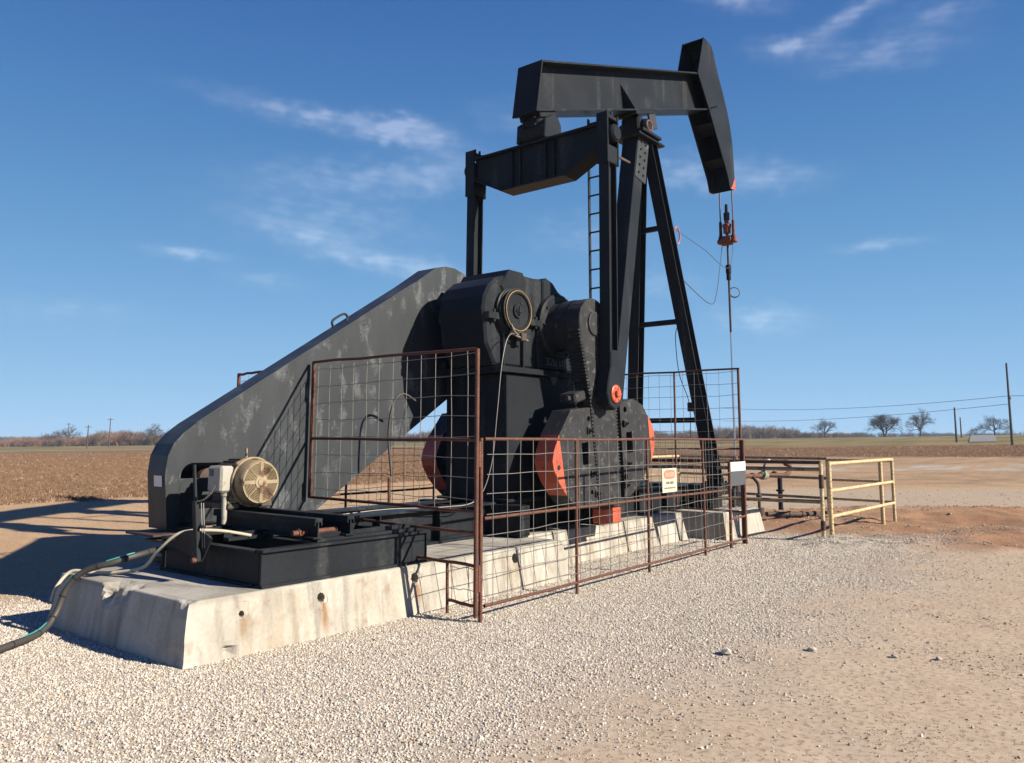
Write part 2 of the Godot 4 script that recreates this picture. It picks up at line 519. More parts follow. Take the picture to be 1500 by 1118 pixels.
func make_gravel() -> void:
	var R := RandomNumberGenerator.new()
	R.seed = 11
	var xf := []
	var cols := []
	var m := StandardMaterial3D.new()
	m.vertex_color_use_as_albedo = true
	m.roughness = .95
	m.metallic_specular = .25
	for k in 640000:
		var x := R.randf_range(.8, 16.5)
		var z := R.randf_range(-9.6, -.6)
		if in_block(x, z): continue
		var dd := depth_of(x, z)
		if dd < 2.6: continue
		var s := side_of(x, z) / dd
		if s > .78 or s < -.78: continue
		var g := gravel_mask(x, z)
		var dens: float = .06 + .94 * pow(g, 1.6)
		if dens < .2: dens += .28 * clampf(fn(x, z, 12.0) * 4.0 - .5, 0, 1)
		var loose: bool = R.randf() > g
		if R.randf() > dens: continue
		var r := R.randf_range(.0036, .0098) * (1.0 + .25 * sst(7.0, 13.0, dd))
		if R.randf() < .06: r *= 1.5
		if loose: r *= R.randf_range(.3, .8) if R.randf() < .93 else 1.4
		var B := Basis.from_euler(V(R.randf() * TAU, R.randf() * TAU, R.randf() * TAU)).scaled(Vector3.ONE * r)
		xf.append(Transform3D(B, V(x, land(x, z) + bumps(x, z) + r * .12, z)))
		var t := R.randf()
		var c := Color(0.434, 0.398, 0.347)
		if t < .45: c = Color(0.507, 0.478, 0.427)
		elif t < .62: c = Color(0.376, 0.311, 0.239)
		elif t < .70: c = Color(0.311, 0.217, 0.145)
		elif t < .76: c = Color(0.261, 0.246, 0.224)
		if loose: c = Color(0.362, 0.279, 0.195).lerp(Color(0.290, 0.224, 0.166), R.randf()) if R.randf() < .85 else Color(0.405, 0.369, 0.318)
		c = c.lerp(Color(.45, .405, .34), .25) * R.randf_range(.88, 1.1)
		cols.append(c)
	multi("gravel", pebble_mesh(5), xf, cols, m, "pale crushed limestone gravel spread round the concrete foundation", "gravel")
	# stubble and clods of the ploughed field
	xf = []
	cols = []
	var st := stool()
	for k in 5:
		var a := TAU * k / 5.0 + .3
		var tip := V(cos(a) * .45, .75 + .25 * sin(k * 2.3), sin(a) * .45)
		tube(st, V(cos(a) * .08, -.1, sin(a) * .08), tip, .05, .025, 3, false)
	var clump: ArrayMesh = st.commit()
	for k in 170000:
		var dd := 17.0 * pow(6.0, R.randf())
		var s := R.randf_range(-.75, .75)
		var x := dd * .7815 + s * dd * .6239
		var z := -dd * .6239 + s * dd * .7815
		if field_mask(x, z) < .6: continue
		var h := R.randf_range(.03, .10) * (1.0 + dd / 90.0)
		var B := Basis.from_euler(V(R.randf_range(-.4, .4), R.randf() * TAU, R.randf_range(-.4, .4))).scaled(V(1.0, R.randf_range(.5, 1.1), 1.0) * h)
		xf.append(Transform3D(B, V(x, land(x, z) + bumps(x, z), z)))
		var c := Color(0.126, 0.077, 0.048).lerp(Color(0.283, 0.182, 0.113), R.randf())
		if R.randf() < .02: c = Color(0.525, 0.440, 0.356)
		cols.append(c)
	multi("field_stubble", clump, xf, cols, m, "dry brown crop stubble covering the wide ploughed field", "stubble")
	# clods on the same field
	xf = []
	cols = []
	for k in 90000:
		var dd := 17.0 * pow(4.5, R.randf())
		var s := R.randf_range(-.75, .75)
		var x := dd * .7815 + s * dd * .6239
		var z := -dd * .6239 + s * dd * .7815
		var f := field_mask(x, z)
		var red := red_mask(x, z)
		if f < .5 and (red < .5 or R.randf() < .4) and R.randf() > .05: continue
		var r := R.randf_range(.012, .045) * (1.0 if f > .5 else .55)
		var B := Basis.from_euler(V(R.randf() * TAU, R.randf() * TAU, R.randf() * TAU)).scaled(Vector3.ONE * r)
		xf.append(Transform3D(B, V(x, land(x, z) + bumps(x, z) + r * .2, z)))
		var c := Color(0.210, 0.133, 0.086).lerp(Color(0.283, 0.182, 0.113), R.randf())
		if f < .5: c = Color(0.315, 0.172, 0.100).lerp(Color(0.441, 0.296, 0.182), R.randf())
		cols.append(c)
	multi("soil_clods", pebble_mesh(8), xf, cols, m, "loose brown clods of earth scattered over the field and bare dirt", "earth")

func make_rocks() -> void:
	for q in [[1064, .045, 5.54, -2.49, "chunky white rock lying alone on bare tan dirt"], [0, .035, 6.0, -2.05, "flat pale rock beside a thin shadow on tan dirt"], [0, .028, 6.35, -1.3, "small whitish rock half sunk in tan dirt"], [0, .03, 6.2, -1.55, "small buff rock on the tan dirt patch"], [0, .06, 14.6, -1.55, "grey rock at the edge of the reddish soil"], [0, .05, 17.3, -3.2, "white rock lying on disturbed reddish soil"]]:
		var R := RandomNumberGenerator.new()
		R.seed = int(q[2] * 100)
		var st := stool()
		var mesh := pebble_mesh(int(q[2] * 31))
		st.append_from(mesh, 0, Transform3D(Basis.from_euler(V(.2, R.randf() * 6.0, .1)).scaled(V(1.3, .8, 1.0) * q[1]), V(q[2], bumps(q[2], q[3]) + q[1] * .35, q[3])))
		var o := obj("rock", st, M["stone"])
		tag(o, q[4], "rock", "loose rocks on the dirt")

# ------------------------------------------------------------------ foundation
# a drafted block with ragged edges; holes are [x, y, r] on its near face
func block(called: String, label: String, x0: float, x1: float, z0: float, z1: float, h: float, holes: Array, chips: Array, m: Material) -> void:
	var st := stool()
	var dr := .07
	var rnd := .014
	var P := func(p: Vector3) -> Vector3:
		var q := p
		var e := .0012
		q += V(fn(p.y * 3.0 + p.z, p.z * 2.0, 9.0), fn(p.x * 2.0, p.z * 2.0 + p.y, 9.0) * .6, fn(p.x * 2.0, p.y * 3.0, 9.0)) * e
		for c in chips:
			var d: float = p.distance_to(c[0])
			var rr: float = c[1] * (1.0 + .5 * fn(p.x * 7.0 + p.y * 5.0, p.z * 7.0, 9.0))
			if d < rr: q += (c[2] as Vector3) * (1.0 - d / rr) * (.8 + .6 * fn(p.x * 9.0, p.y * 9.0 + p.z * 9.0, 12.0))
		return q
	# rust and water stains that have run down the faces, by place; on top, painted grazing-light shade
	var stain_and_shade := func(p: Vector3) -> Color:
		var c := Color(1, 1, 1)
		if p.y < h - .015 and p.z > z1 - .2:
			for hl in holes:
				if hl[3] <= 0.0: continue
				var dy: float = hl[1] - p.y
				if dy < -.03 or dy > hl[3] + .1: continue
				var wx: float = p.x - hl[0] - .015 - .012 * fn(p.y * 6.0, hl[0] * 9.0, 9.0)
				var k: float = exp(-wx * wx / (.0004 + .0012 * clampf(dy / .2, 0, 1))) * sst(hl[3] + .1, hl[3] * .4, dy) * (.7 + .3 * fn(p.x * 20.0, p.y * 3.0, 12.0))
				c = c.lerp(Color(.62, .33, .14), clampf(k * 1.3, 0, .9))
			var tn: float = clampf(fn(p.x * 2.2, 3.0 + p.y * .4, 9.0) * 1.6, 0, 1) * clampf(.6 + fn(p.x * 9.0, p.y * 2.0, 14.0), 0, 1)
			c = c.lerp(Color(.80, .68, .50), tn * .85)
			var gr: float = clampf(fn(p.x * 14.0, 9.0 + p.y * 1.3, 12.0) * 2.4 - .35, 0, 1)
			c = c.lerp(Color(.60, .58, .54), gr * .6)
			var sp: float = clampf(fn(p.x * 8.0, p.y * 8.0 + 4.0, 14.0) * 3.0 - .9, 0, 1)
			c = c.lerp(Color(.55, .45, .33), sp * .6)
		elif p.y < h - .015:
			var dk: float = clampf(fn(p.z * 5.0 + p.x * 5.0, 7.0 + p.y * .7, 12.0) * 2.2, 0, 1) * clampf(.7 + fn(p.z * 3.0 + p.x, p.y * 4.0, 12.0), 0, 1)
			c = c.lerp(Color(.58, .57, .55), dk * .6)
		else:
			c = c.lerp(Color(.72, .72, .69), clampf(.5 + fn(p.x, p.z, 16.0) * 1.5, 0, 1))  # top mottled greyer: the low sun's grazing shade put into the colour
		return c
	var cq := func(a: Vector3, b: Vector3, c: Vector3, d: Vector3) -> void:
		for f in [[a, b, c], [a, c, d]]:
			var n: Vector3 = (P.call(f[1]) - P.call(f[0])).cross(P.call(f[2]) - P.call(f[0]))
			if n.length_squared() < 1e-16: continue
			n = n.normalized()
			for q in [f[0], f[2], f[1]]:
				st.set_color(stain_and_shade.call(q))
				st.set_normal(n)
				st.add_vertex(P.call(q))
	# ring of the block at a height, drawn in by ins
	var front := func(x: float, y: float, ins := 0.0) -> Vector3:
		var s: float = dr * clampf(y / h, -.3, 1.0)
		var xx: float = lerp(x0 + s + ins, x1 - s - ins, (x - x0) / (x1 - x0))
		return V(xx, y, z1 - s - ins)
	# side faces with a rounded upper edge
	var ys := [-.06, 0.0]
	var k := 1
	while k * .04 < h - rnd: ys.append(k * .04); k += 1
	ys.append(h - rnd)
	var prof := []
	for y in ys: prof.append([y, 0.0])
	for a in [25.0, 50.0, 75.0, 90.0]: prof.append([h - rnd + rnd * sin(deg_to_rad(a)), rnd * (1.0 - cos(deg_to_rad(a)))])
	var at := func(side: int, t: float, pr: Array) -> Vector3:
		var s: float = dr * clampf(pr[0] / h, -.3, 1.0) + pr[1]
		var xa := x0 + s; var xb := x1 - s; var za := z0 + s; var zb := z1 - s
		match side:
			0: return V(lerp(xa, xb, t), pr[0], zb)
			1: return V(xb, pr[0], lerp(zb, za, t))
			2: return V(lerp(xb, xa, t), pr[0], za)
		return V(xa, pr[0], lerp(za, zb, t))
	for side in 4:
		var ln := (x1 - x0) if side % 2 == 0 else (z1 - z0)
		var n := int(ln / (.018 if side == 0 else .032))
		for i in n:
			var t0 := float(i) / n
			var t1 := float(i + 1) / n
			for j in prof.size() - 1:
				var a: Vector3 = at.call(side, t0, prof[j]); var b: Vector3 = at.call(side, t1, prof[j]); var c: Vector3 = at.call(side, t1, prof[j + 1]); var d: Vector3 = at.call(side, t0, prof[j + 1])
				if side == 0:
					var skip := false
					for hl in holes:
						if (a + c).distance_to(V(hl[0], hl[1], a.z) * 2.0) < hl[2] * 2.6 + .04: skip = true
					if skip: continue
				cq.call(a, b, c, d)
	# the holes: a collar that fills the gap in the grid, then the bore
	for hl in holes:
		var R: float = hl[2] * 1.3 + .075
		var m2 := 20
		for i in m2:
			var t0 := TAU * i / m2
			var t1 := TAU * (i + 1) / m2
			var zf := func(y: float) -> float: return z1 - dr * y / h
			var f := func(t: float, r: float, dz: float) -> Vector3:
				var y: float = clampf(hl[1] + sin(t) * r, 0.005, h - .012)
				return V(hl[0] + cos(t) * r, y, zf.call(y) + dz)
			var rr: float = hl[2] * (1.0 + .07 * sin(i * 2.7))
			var r2: float = hl[2] * (1.0 + .07 * sin((i + 1) * 2.7))
			st.set_color(stain_and_shade.call(f.call(t0, R, 0.0)))
			quad(st, f.call(t0, rr, -.004), f.call(t0, R, -.003), f.call(t1, R, -.003), f.call(t1, r2, -.004))
			quad(st, f.call(t0, rr, -.16), f.call(t0, rr, -.004), f.call(t1, r2, -.004), f.call(t1, r2, -.16))
			tri(st, f.call(t0, rr, -.16), f.call(t1, r2, -.16), f.call(0.0, 0.0, -.16))
	# top
	var s := dr + rnd
	var nx := int((x1 - x0) / .06); var nq := int((z1 - z0) / .06)
	for i in nx:
		for j in nq:
			var xa: float = lerp(x0 + s, x1 - s, float(i) / nx); var xb: float = lerp(x0 + s, x1 - s, float(i + 1) / nx)
			var za: float = lerp(z0 + s, z1 - s, float(j) / nq); var zb: float = lerp(z0 + s, z1 - s, float(j + 1) / nq)
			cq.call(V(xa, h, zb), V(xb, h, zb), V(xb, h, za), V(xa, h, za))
	var o := obj(called, st, m)
	tag(o, label, "foundation", "concrete foundation blocks")
func make_foundation() -> void:
	var h := .41
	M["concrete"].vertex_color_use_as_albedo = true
	block("concrete_block", "wide pale concrete foundation block with chipped corner under the motor skid", 2.95, 7.47, -7.25, -5.14, h,
		[[3.42, .275, .022, .12], [4.12, .285, .036, .26], [5.14, .30, .045, .22], [6.56, .31, .05, .15]],
		[[V(3.03, .40, -6.32), .15, V(.10, -.11, .0)], [V(3.05, .41, -6.1), .13, V(.06, -.035, .0)], [V(2.98, 0.0, -5.2), .16, V(.06, .06, -.05)], [V(3.3, 0.0, -5.16), .12, V(0, .05, -.07)], [V(3.42, .30, -5.2), .06, V(0, 0, -.03)], [V(4.16, .36, -5.2), .08, V(0, -.02, -.03)], [V(3.02, .41, -5.24), .07, V(.02, -.02, -.02)], [V(3.03, .41, -6.9), .09, V(.03, -.04, 0)]], M["concrete"])
	block("concrete_block", "narrow pale concrete foundation block under the gear reducer and cranks", 7.482, 10.55, -7.2, -5.72, h - .004, [], [[V(9.2, .40, -5.8), .1, V(0, -.03, -.03)]], M["concrete"])
	block("concrete_block", "short concrete foundation block next to the gap below the samson post", 10.562, 11.48, -7.2, -5.73, h - .002, [], [], M["concrete"])
	block("concrete_block", "concrete foundation block with sloping end beside the wellhead", 11.69, 13.22, -7.6, -5.2, h - .006, [], [[V(13.1, .4, -5.3), .09, V(-.02, -.03, -.02)]], M["concrete"])

# ------------------------------------------------------------------ the pumping unit
func make_unit() -> void:
	var b: Material = M["black"]
	var u := thing("pumping_unit", "large black beam pumping unit with orange counterweights on concrete foundation", "pumpjack", V(9.0, .41, ZC))
	# ---- base frame
	var st := stool()
	bx(st, V(12.45, .70, ZC), V(.55, .16, 1.75), .008)
	var base := obj("base_frame", st, b, u)
	for x in [5.0, 6.3, 7.0, 9.2, 10.3, 11.6, 12.7]:
		st = stool()
		bx(st, V(x, .6, ZC), V(.10, .30, .60), .004)
		obj("cross_member", st, b, base)
	for s in [-1, 1]:
		for x in [7.3, 8.9]:
			st = stool()
			bx(st, V(x, .60, ZC + s * .62), V(.16, .34, .40), .006)
			obj("outrigger", st, b, base)
		st = stool()
		bx(st, V(12.45, .515, ZC + s * .62), V(.4, .2, .3), .006)
		obj("post_foot", st, b, base)
	for zz in [ZC + .31, ZC - .31]:
		st = stool()
		ibeam(st, V(4.95, .6, zz), V(12.75, .6, zz), .372, .2, .025, .016)
		for k in 9: bx(st, V(5.5 + k * .85, .6, zz), V(.014, .318, .185), .001)
		obj("base_beam", st, b, base)
	# ---- pedestal and gear reducer
	st = stool()
	bx(st, V(8.22, 1.55, ZC), V(1.7, 1.48, .98), .012)
	bx(st, V(8.12, .806, ZC), V(1.66, .034, 1.12), .004)
	bx(st, V(8.18, 2.33, ZC), V(1.94, .07, 1.10), .006)
	for xx in [7.42, 8.82]:
		for s in [-1, 1]: bolt(st, V(xx, .823, ZC + s * .52), V(0, 1, 0), .026, .05)
	obj("pedestal", st, b, u)
	var red := obj("gear_reducer", _reducer(), b, u)
	# split-line flange, bearing caps, ribs, bolts
	st = stool()
	bx(st, V(8.02, 2.95, ZC + .09), V(1.98, .085, .82), .008)
	obj("split_flange", st, b, red)
	for s in [-1, 1]:
		st = stool()
		lathe(st, V(8.44, 2.95, ZC), V(0, 0, s), [[.28, .43], [.50 if s > 0 else .36, .43], [.52, .40], [.52, .32], [.60, .30], [.62, .24], [.62, 0.0]], 28)
		for k in 10: bolt(st, V(8.44 + cos(TAU * k / 10.0) * .37, 2.95 + sin(TAU * k / 10.0) * .37, ZC + s * .52), V(0, 0, s), .018, .022)
		obj("bearing_cap", st, b, red)
		st = stool()
		lathe(st, V(7.50, 3.03, ZC), V(0, 0, s), [[.28, .30], [.475, .30], [.49, .27], [.49, .0]], 24)
		obj("bearing_cap", st, b, red)
	for k in 7:
		st = stool()
		bolt(st, V(7.15 + k * .27, 2.99, ZC + .475), V(0, 1, 0), .02, .04)
		bolt(st, V(7.15 + k * .27, 2.99, ZC + .475), V(0, -1, 0), .018, .11)
		obj("bolt", st, b, red)
	for x in [7.34, 7.72, 8.02]:
		st = stool()
		extrude(st, P2([[x - .012, 2.36], [x + .012, 2.36], [x + .012, 2.9], [x - .012, 2.9]]), ZC + .44, ZC + .475, .002)
		obj("rib", st, b, red)
	# funnels seen below the shaft (the cast skirt)
	for x in [8.32, 8.62]:
		st = stool()
		lathe(st, V(x, 2.36, ZC + .44), V(0, -1, 0), [[0.0, .12], [.22, .03], [.22, 0.0]], 14)
		obj("oil_drain", st, M["slate"], red)
	var tm := TextMesh.new()
	tm.text = "320 D8"
	tm.font = SystemFont.new()
	tm.font_size = 64
	tm.pixel_size = .0022
	tm.depth = .012
	var tx := obj("cast_lettering", tm, M["slate"], red)
	tx.position += V(8.42, 2.50, ZC + .458)
	# inspection cover, vent, lifting lugs
	st = stool()
	bx(st, V(7.96, 3.555, ZC), V(.7, .03, .6), .008)
	for sx in [-1, 1]:
		for sz in [-1, 0, 1]: bolt(st, V(7.96 + sx * .3, 3.57, ZC + sz * .25), V(0, 1, 0), .016, .018)
	obj("inspection_cover", st, b, red)
	# ---- brake drum on the high speed shaft
	var dc := V(7.50, 3.04, 0)
	st = stool()
	lathe(st, V(dc.x, dc.y, ZC + .47), V(0, 0, 1), [[0.0, .235], [.012, .245], [.095, .245], [.105, .238], [.105, .212], [.085, .205], [.075, .09], [.1, .085], [.1, .055], [.11, .05], [.11, 0.0]], 40)
	var drum := obj("brake_drum", st, b, red)
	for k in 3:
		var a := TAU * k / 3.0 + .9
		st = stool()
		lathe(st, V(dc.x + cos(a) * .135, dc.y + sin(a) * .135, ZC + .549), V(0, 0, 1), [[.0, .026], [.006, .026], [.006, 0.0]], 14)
		obj("flat_black", st, M["flat_black"], drum)  # raised black disc, painted in for the dark of an opening
	st = stool()
	bx(st, V(dc.x, dc.y, ZC + .575), V(.05, .05, .05), .004)
	for k in 4: bolt(st, V(dc.x + cos(k * TAU / 4) * .045, dc.y + sin(k * TAU / 4) * .045, ZC + .56), V(0, 0, 1), .014, .03)
	obj("shaft_nut", st, M["flat_black"], drum)
	st = stool()
	for z in [.492, .555]: ring(st, V(dc.x - .004, dc.y, ZC + z), V(0, 0, 1), .262, .012, 40, 6)
	obj("brake_band", st, M["crankpaint"], red)
	st = stool()
	ring(st, V(dc.x, dc.y, ZC + .574), V(0, 0, 1), .243, .005, 40, 5)
	obj("band_lining", st, M["bronze"], red)
	st = stool()
	bx(st, V(7.60, 2.735, ZC + .53), V(.10, .10, .09), .008)
	obj("brake_shoe_block", st, M["darkrust"], red)
	st = stool()
	tube(st, V(7.36, 2.755, ZC + .55), V(7.70, 2.70, ZC + .55), .012, .012, 8)
	bx(st, V(7.40, 2.77, ZC + .55), V(.05, .05, .05), .006)
	path_tube(st, smooth_path([V(7.34, 2.86, ZC + .58), V(7.40, 2.77, ZC + .59), V(7.47, 2.74, ZC + .59)]), .01, 6)
	obj("brake_linkage", st, M["galv"], red)
	st = stool()
	path_tube(st, smooth_path([V(7.45, 2.745, ZC + .57), V(7.30, 2.735, ZC + .60), V(7.17, 2.60, ZC + .63), V(7.08, 2.30, ZC + .64), V(7.02, 1.8, ZC + .63), V(6.95, 1.2, ZC + .60), V(6.75, .85, ZC + .56), V(6.3, .80, ZC + .5), V(5.6, .82, ZC + .42), V(5.0, .80, ZC + .35)]), .006, 6)
	obj("brake_cable", st, M["galv"], u)
	st = stool()
	path_tube(st, smooth_path([V(6.55, 1.95, ZC - .2), V(6.35, 2.02, ZC - .2), V(6.22, 1.9, ZC - .22), V(6.18, 1.55, ZC - .24), V(6.2, 1.1, ZC - .2)]), .013, 6)
	obj("hose", st, M["rubber"], u)
	# ---- cranks and counterweights, pitmans
	_crank_and_pitman(u, 1)
	_crank_and_pitman(u, -1)
	# ---- equalizer
	var eq := obj("equalizer", _equalizer(), b, u)
	st = stool()
	bx(st, V(8.66, 6.00, ZC), V(.40, .10, .36), .01, Basis(V(0, 0, 1), .324))
	bx(st, V(8.60, 5.86, ZC), V(.26, .22, .30), .03)
	lathe(st, V(8.62, 5.74, ZC), V(0, 0, 1), [[-.24, 0.0], [-.24, .13], [-.18, .15], [.18, .15], [.24, .13], [.24, .0]], 20)
	extrude(st, P2([[8.48, 5.60], [8.88, 5.60], [8.88, 5.86], [8.80, 5.97], [8.66, 5.97], [8.50, 5.86]]), ZC + .19, ZC + .25, .012)
	extrude(st, P2([[8.48, 5.60], [8.88, 5.60], [8.88, 5.86], [8.80, 5.97], [8.66, 5.97], [8.50, 5.86]]), ZC - .25, ZC - .19, .012)
	for s in [-1, 1]:
		for k in 2: bolt(st, V(8.475, 5.90 - .10 * k, ZC + s * .09), V(-1, 0, 0), .026, .04)
	obj("equalizer_bearing", st, b, eq)
	# ---- walking beam
	_beam(u)
	# ---- samson post
	_post(u)

func _reducer() -> SurfaceTool:
	var st := stool()
	# main case, narrower than the flanges, with a rounded input end and a sloped output end
	var p := []
	for a in [200, 180, 160, 140, 120, 100]:
		p.append([7.50 + .50 * cos(deg_to_rad(a)), 3.03 + .46 * sin(deg_to_rad(a))])
	p += [[7.62, 3.52], [8.24, 3.54], [8.60, 3.42], [8.92, 3.18], [9.06, 2.95], [9.10, 2.70], [9.06, 2.38], [7.22, 2.38], [7.06, 2.62]]
	extrude(st, P2(p), ZC - .30, ZC + .43, .03)
	# raised shoulders of the cover
	extrude(st, P2([[7.30, 3.34], [7.47, 3.56], [7.74, 3.56], [7.80, 3.45], [7.80, 3.2], [7.4, 3.2]]), ZC - .32, ZC + .455, .02)
	extrude(st, P2([[8.14, 3.2], [8.14, 3.52], [8.22, 3.57], [8.36, 3.53], [8.68, 3.26], [8.66, 3.1]]), ZC - .32, ZC + .46, .02)
	# the big gear's drum behind, towards the belt side
	return st

func _crank_and_pitman(u: Node3D, s: int) -> void:
	var b: Material = M["crankpaint"]
	# local frame: near crank is at s = +1; the far one mirrors it across the centre plane
	var zn := ZC + s * 1.03       # outer face of the crank
	var zi := ZC + s * .80
	var lo: float = min(zn, zi)
	var hi: float = max(zn, zi)
	var hub := Vector2(8.44, 2.95)
	var p := []
	for a in range(20, 181, 16): p.append([hub.x + .33 * cos(deg_to_rad(a)), hub.y + .32 * sin(deg_to_rad(a))])
	p += [[8.14, 2.75], [8.35, 2.05], [8.50, 1.0], [8.56, .66], [9.04, .66], [9.02, 1.0], [8.93, 2.0], [8.80, 2.75]]
	var st := stool()
	extrude(st, P2(p), lo, hi, .012)
	# hub boss and shaft
	lathe(st, V(hub.x, hub.y, zi), V(0, 0, -s), [[0.0, .325], [.14, .32], [.24, .30], [.26, .22], [.30, .2]], 28)
	lathe(st, V(hub.x, hub.y, zn), V(0, 0, s), [[0.0, .15], [.02, .15], [.025, .13], [.025, 0.0]], 24)
	var crank := obj("crank", st, b, u)
	# rack teeth along both edges
	for e in [[V(8.12, 2.86, 0), V(8.35, 2.05, 0), 20], [V(8.36, 2.04, 0), V(8.53, .80, 0), 28], [V(8.93, 2.0, 0), V(9.02, .95, 0), 24]]:
		st = stool()
		for k in e[2]:
			var q: Vector3 = e[0].lerp(e[1], (k + .5) / e[2])
			bx(st, V(q.x - (.012 if e[0].x < 8.6 else -.012), q.y, (zn + zi) * .5), V(.044, .024, abs(zn - zi) - .01), .003)
		obj("rack_teeth", st, b, crank)
	st = stool()
	bx(st, V(8.865, .56, (zn + zi) * .5 - s * .004), V(.36, .188, abs(zn - zi) - .02), .012)
	obj("crank_tip", st, M["orange"], crank)
	# weights
	var k2 := 1.0423
	var L := [[7.56, 1.84], [7.33, 1.56], [7.235, 1.38], [7.205, 1.27], [7.23, 1.18], [7.33, 1.03], [7.47, .89], [7.60, .79], [7.83, .73], [8.05, .72], [8.12, .72], [8.095, 1.0], [7.955, 1.88], [7.86, 1.875]]
	var Rr := [[8.645, 1.98], [8.98, 2.02], [9.20, 1.95], [9.32, 1.82], [9.45, 1.68], [9.50, 1.50], [9.46, 1.35], [9.39, 1.22], [9.26, 1.09], [9.10, .96], [8.92, .84], [8.78, .79], [8.72, .79], [8.72, 1.0], [8.635, 1.9]]
	var zf := zn + s * .015
	var zb := ZC + s * .78
	for w in 2:
		var src: Array = L if w == 0 else Rr
		var q := []
		for v in src: q.append([v[0] * k2, 1.5 + (v[1] - 1.5) * k2])
		var c := CSGCombiner3D.new()
		var poly := CSGPolygon3D.new()
		poly.polygon = P2(q)
		poly.depth = abs(zf - zb)
		poly.position = V(0, 0, max(zf, zb))
		poly.material = b
		c.add_child(poly)
		var cuts := []
		if w == 0: cuts = [["b", 7.865, 1.345, .15, .27], ["c", 7.93, 1.75, .035, 0], ["c", 7.99, .90, .03, 0]]
		else: cuts = [["b", 8.86, 1.475, .15, .27], ["c", 8.76, 1.88, .04, 0], ["c", 8.76, 1.05, .045, 0], ["c", 8.72, 1.70, .05, 0]]
		for cu in cuts:
			if cu[0] == "b":
				var bxx := CSGBox3D.new()
				bxx.size = V(cu[3], cu[4], .17)
				bxx.position = V(cu[1] * k2, 1.5 + (cu[2] - 1.5) * k2, zf - s * .02)
				bxx.operation = CSGShape3D.OPERATION_SUBTRACTION
				bxx.rotation.z = .1
				bxx.material = b
				c.add_child(bxx)
			else:
				var cy := CSGCylinder3D.new()
				cy.radius = cu[3]
				cy.height = .16
				cy.sides = 16
				cy.rotation.x = PI / 2
				cy.position = V(cu[1] * k2, 1.5 + (cu[2] - 1.5) * k2, zf)
				cy.operation = CSGShape3D.OPERATION_SUBTRACTION
				cy.material = b
				c.add_child(cy)
		c.name = "counterweight"
		crank.add_child(c, true)
		# painted orange outer rim: a shell over the curved edge and a crescent on the face
		var rim: Array = [[7.33, 1.56], [7.235, 1.38], [7.205, 1.27], [7.23, 1.18], [7.33, 1.03], [7.47, .89]] if w == 0 else [[9.32, 1.82], [9.45, 1.68], [9.50, 1.50], [9.46, 1.35], [9.39, 1.22]]
		var outer := []
		var cen := Vector2(8.4, 1.35)
		for v in rim:
			var vv := Vector2(v[0] * k2, 1.5 + (v[1] - 1.5) * k2)
			outer.append(vv + (vv - Vector2(cen.x * k2, 1.5 + (cen.y - 1.5) * k2)).normalized() * .006)
		var pl := PackedVector2Array()
		for v in outer: pl.append(v)
		st = stool()
		extrude(st, pl, min(zf + s * .006, zb + s * .01), max(zf + s * .006, zb + s * .01), .003)
		obj("orange_rim", st, M["orange"], crank)
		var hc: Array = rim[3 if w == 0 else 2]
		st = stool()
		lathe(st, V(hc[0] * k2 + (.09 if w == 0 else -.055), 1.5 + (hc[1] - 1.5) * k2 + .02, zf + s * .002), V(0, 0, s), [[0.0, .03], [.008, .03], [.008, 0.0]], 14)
		obj("dark_hole_disc", st, M["flat_black"], crank)  # black disc laid on the rim, painting the dark inside a bore
	for q in [[8.26, 1.62], [8.34, 1.10], [8.42, .86], [9.12, 1.72], [9.17, 1.2], [9.12, .93]]:
		st = stool()
		bx(st, V(q[0], q[1], zf + s * .012), V(.075, .075, .02), .006)
		tube(st, V(q[0], q[1], zf + s * .02), V(q[0], q[1], zf + s * .045), .026, .026, 6)
		tube(st, V(q[0], q[1], zf + s * .04), V(q[0], q[1], zf + s * .075), .015, .014, 8)
		obj("clamp_bolt", st, b, crank)
	# lug on top of the left weight
	st = stool()
	bx(st, V(8.12, 2.02, (zf + zb) * .5), V(.24, .12, .24), .02, Basis(Vector3(0, 0, 1), .25))
	bolt(st, V(7.99, 2.0, zf - s * .1), V(-1, 0, 0), .035, .05)
	obj("clamp_lug", st, b, crank)
	# ---- pitman arm
	var top := V(8.65, 5.69, ZC + s * 1.14)
	var pin := V(8.60, 2.07, ZC + s * 1.14)
	var ax := (top - pin).normalized()
	st = stool()
	var B := frame_of(pin, top, Vector3(1, 0, 0))   # x along the arm, y ~ +x world
	var mid := (pin + top) * .5
	# H section: flanges face +-x world, web in the middle
	for e in [-1, 1]: bx(st, mid + B.y * e * .088 - ax * .035, Vector3((top - pin).length() - 1.12, .018, .15), .002, B)
	bx(st, mid - ax * .035, Vector3((top - pin).length() - 1.12, .158, .016), .001, B)
	# lower end: fork plate and bearing housing
	extrude(st, P2([[pin.x - .075, 2.62], [pin.x + .10, 2.62], [pin.x + .11, 2.36], [pin.x + .165, 2.2], [pin.x + .185, 2.07], [pin.x + .13, 1.93], [pin.x, 1.87], [pin.x - .13, 1.93], [pin.x - .185, 2.07], [pin.x - .155, 2.22], [pin.x - .09, 2.4]]), pin.z - .09, pin.z + .085, .014)
	# upper end: two straps round the equalizer end
	for e in [-1, 1]:
		bx(st, top + V(0, -.31, 0) + V(e * .125, 0, 0), V(.03, .68, .17), .004)
	bx(st, top + V(0, -.52, 0), V(.24, .24, .15), .01)
	bx(st, top + V(.0, -.02, 0), V(.22, .05, .15), .006)
	lathe(st, top + V(0, -.24, s * .02), V(0, 0, s), [[-.12, .115], [.10, .115], [.13, .09], [.13, 0.0]], 20)
	for k in 2: tube(st, top + V(-.05 + .1 * k, -.04, .03), top + V(-.05 + .1 * k, .07, .03), .016, .016, 8)
	var pit := obj("pitman_arm", st, M["black"], u)
	st = stool()
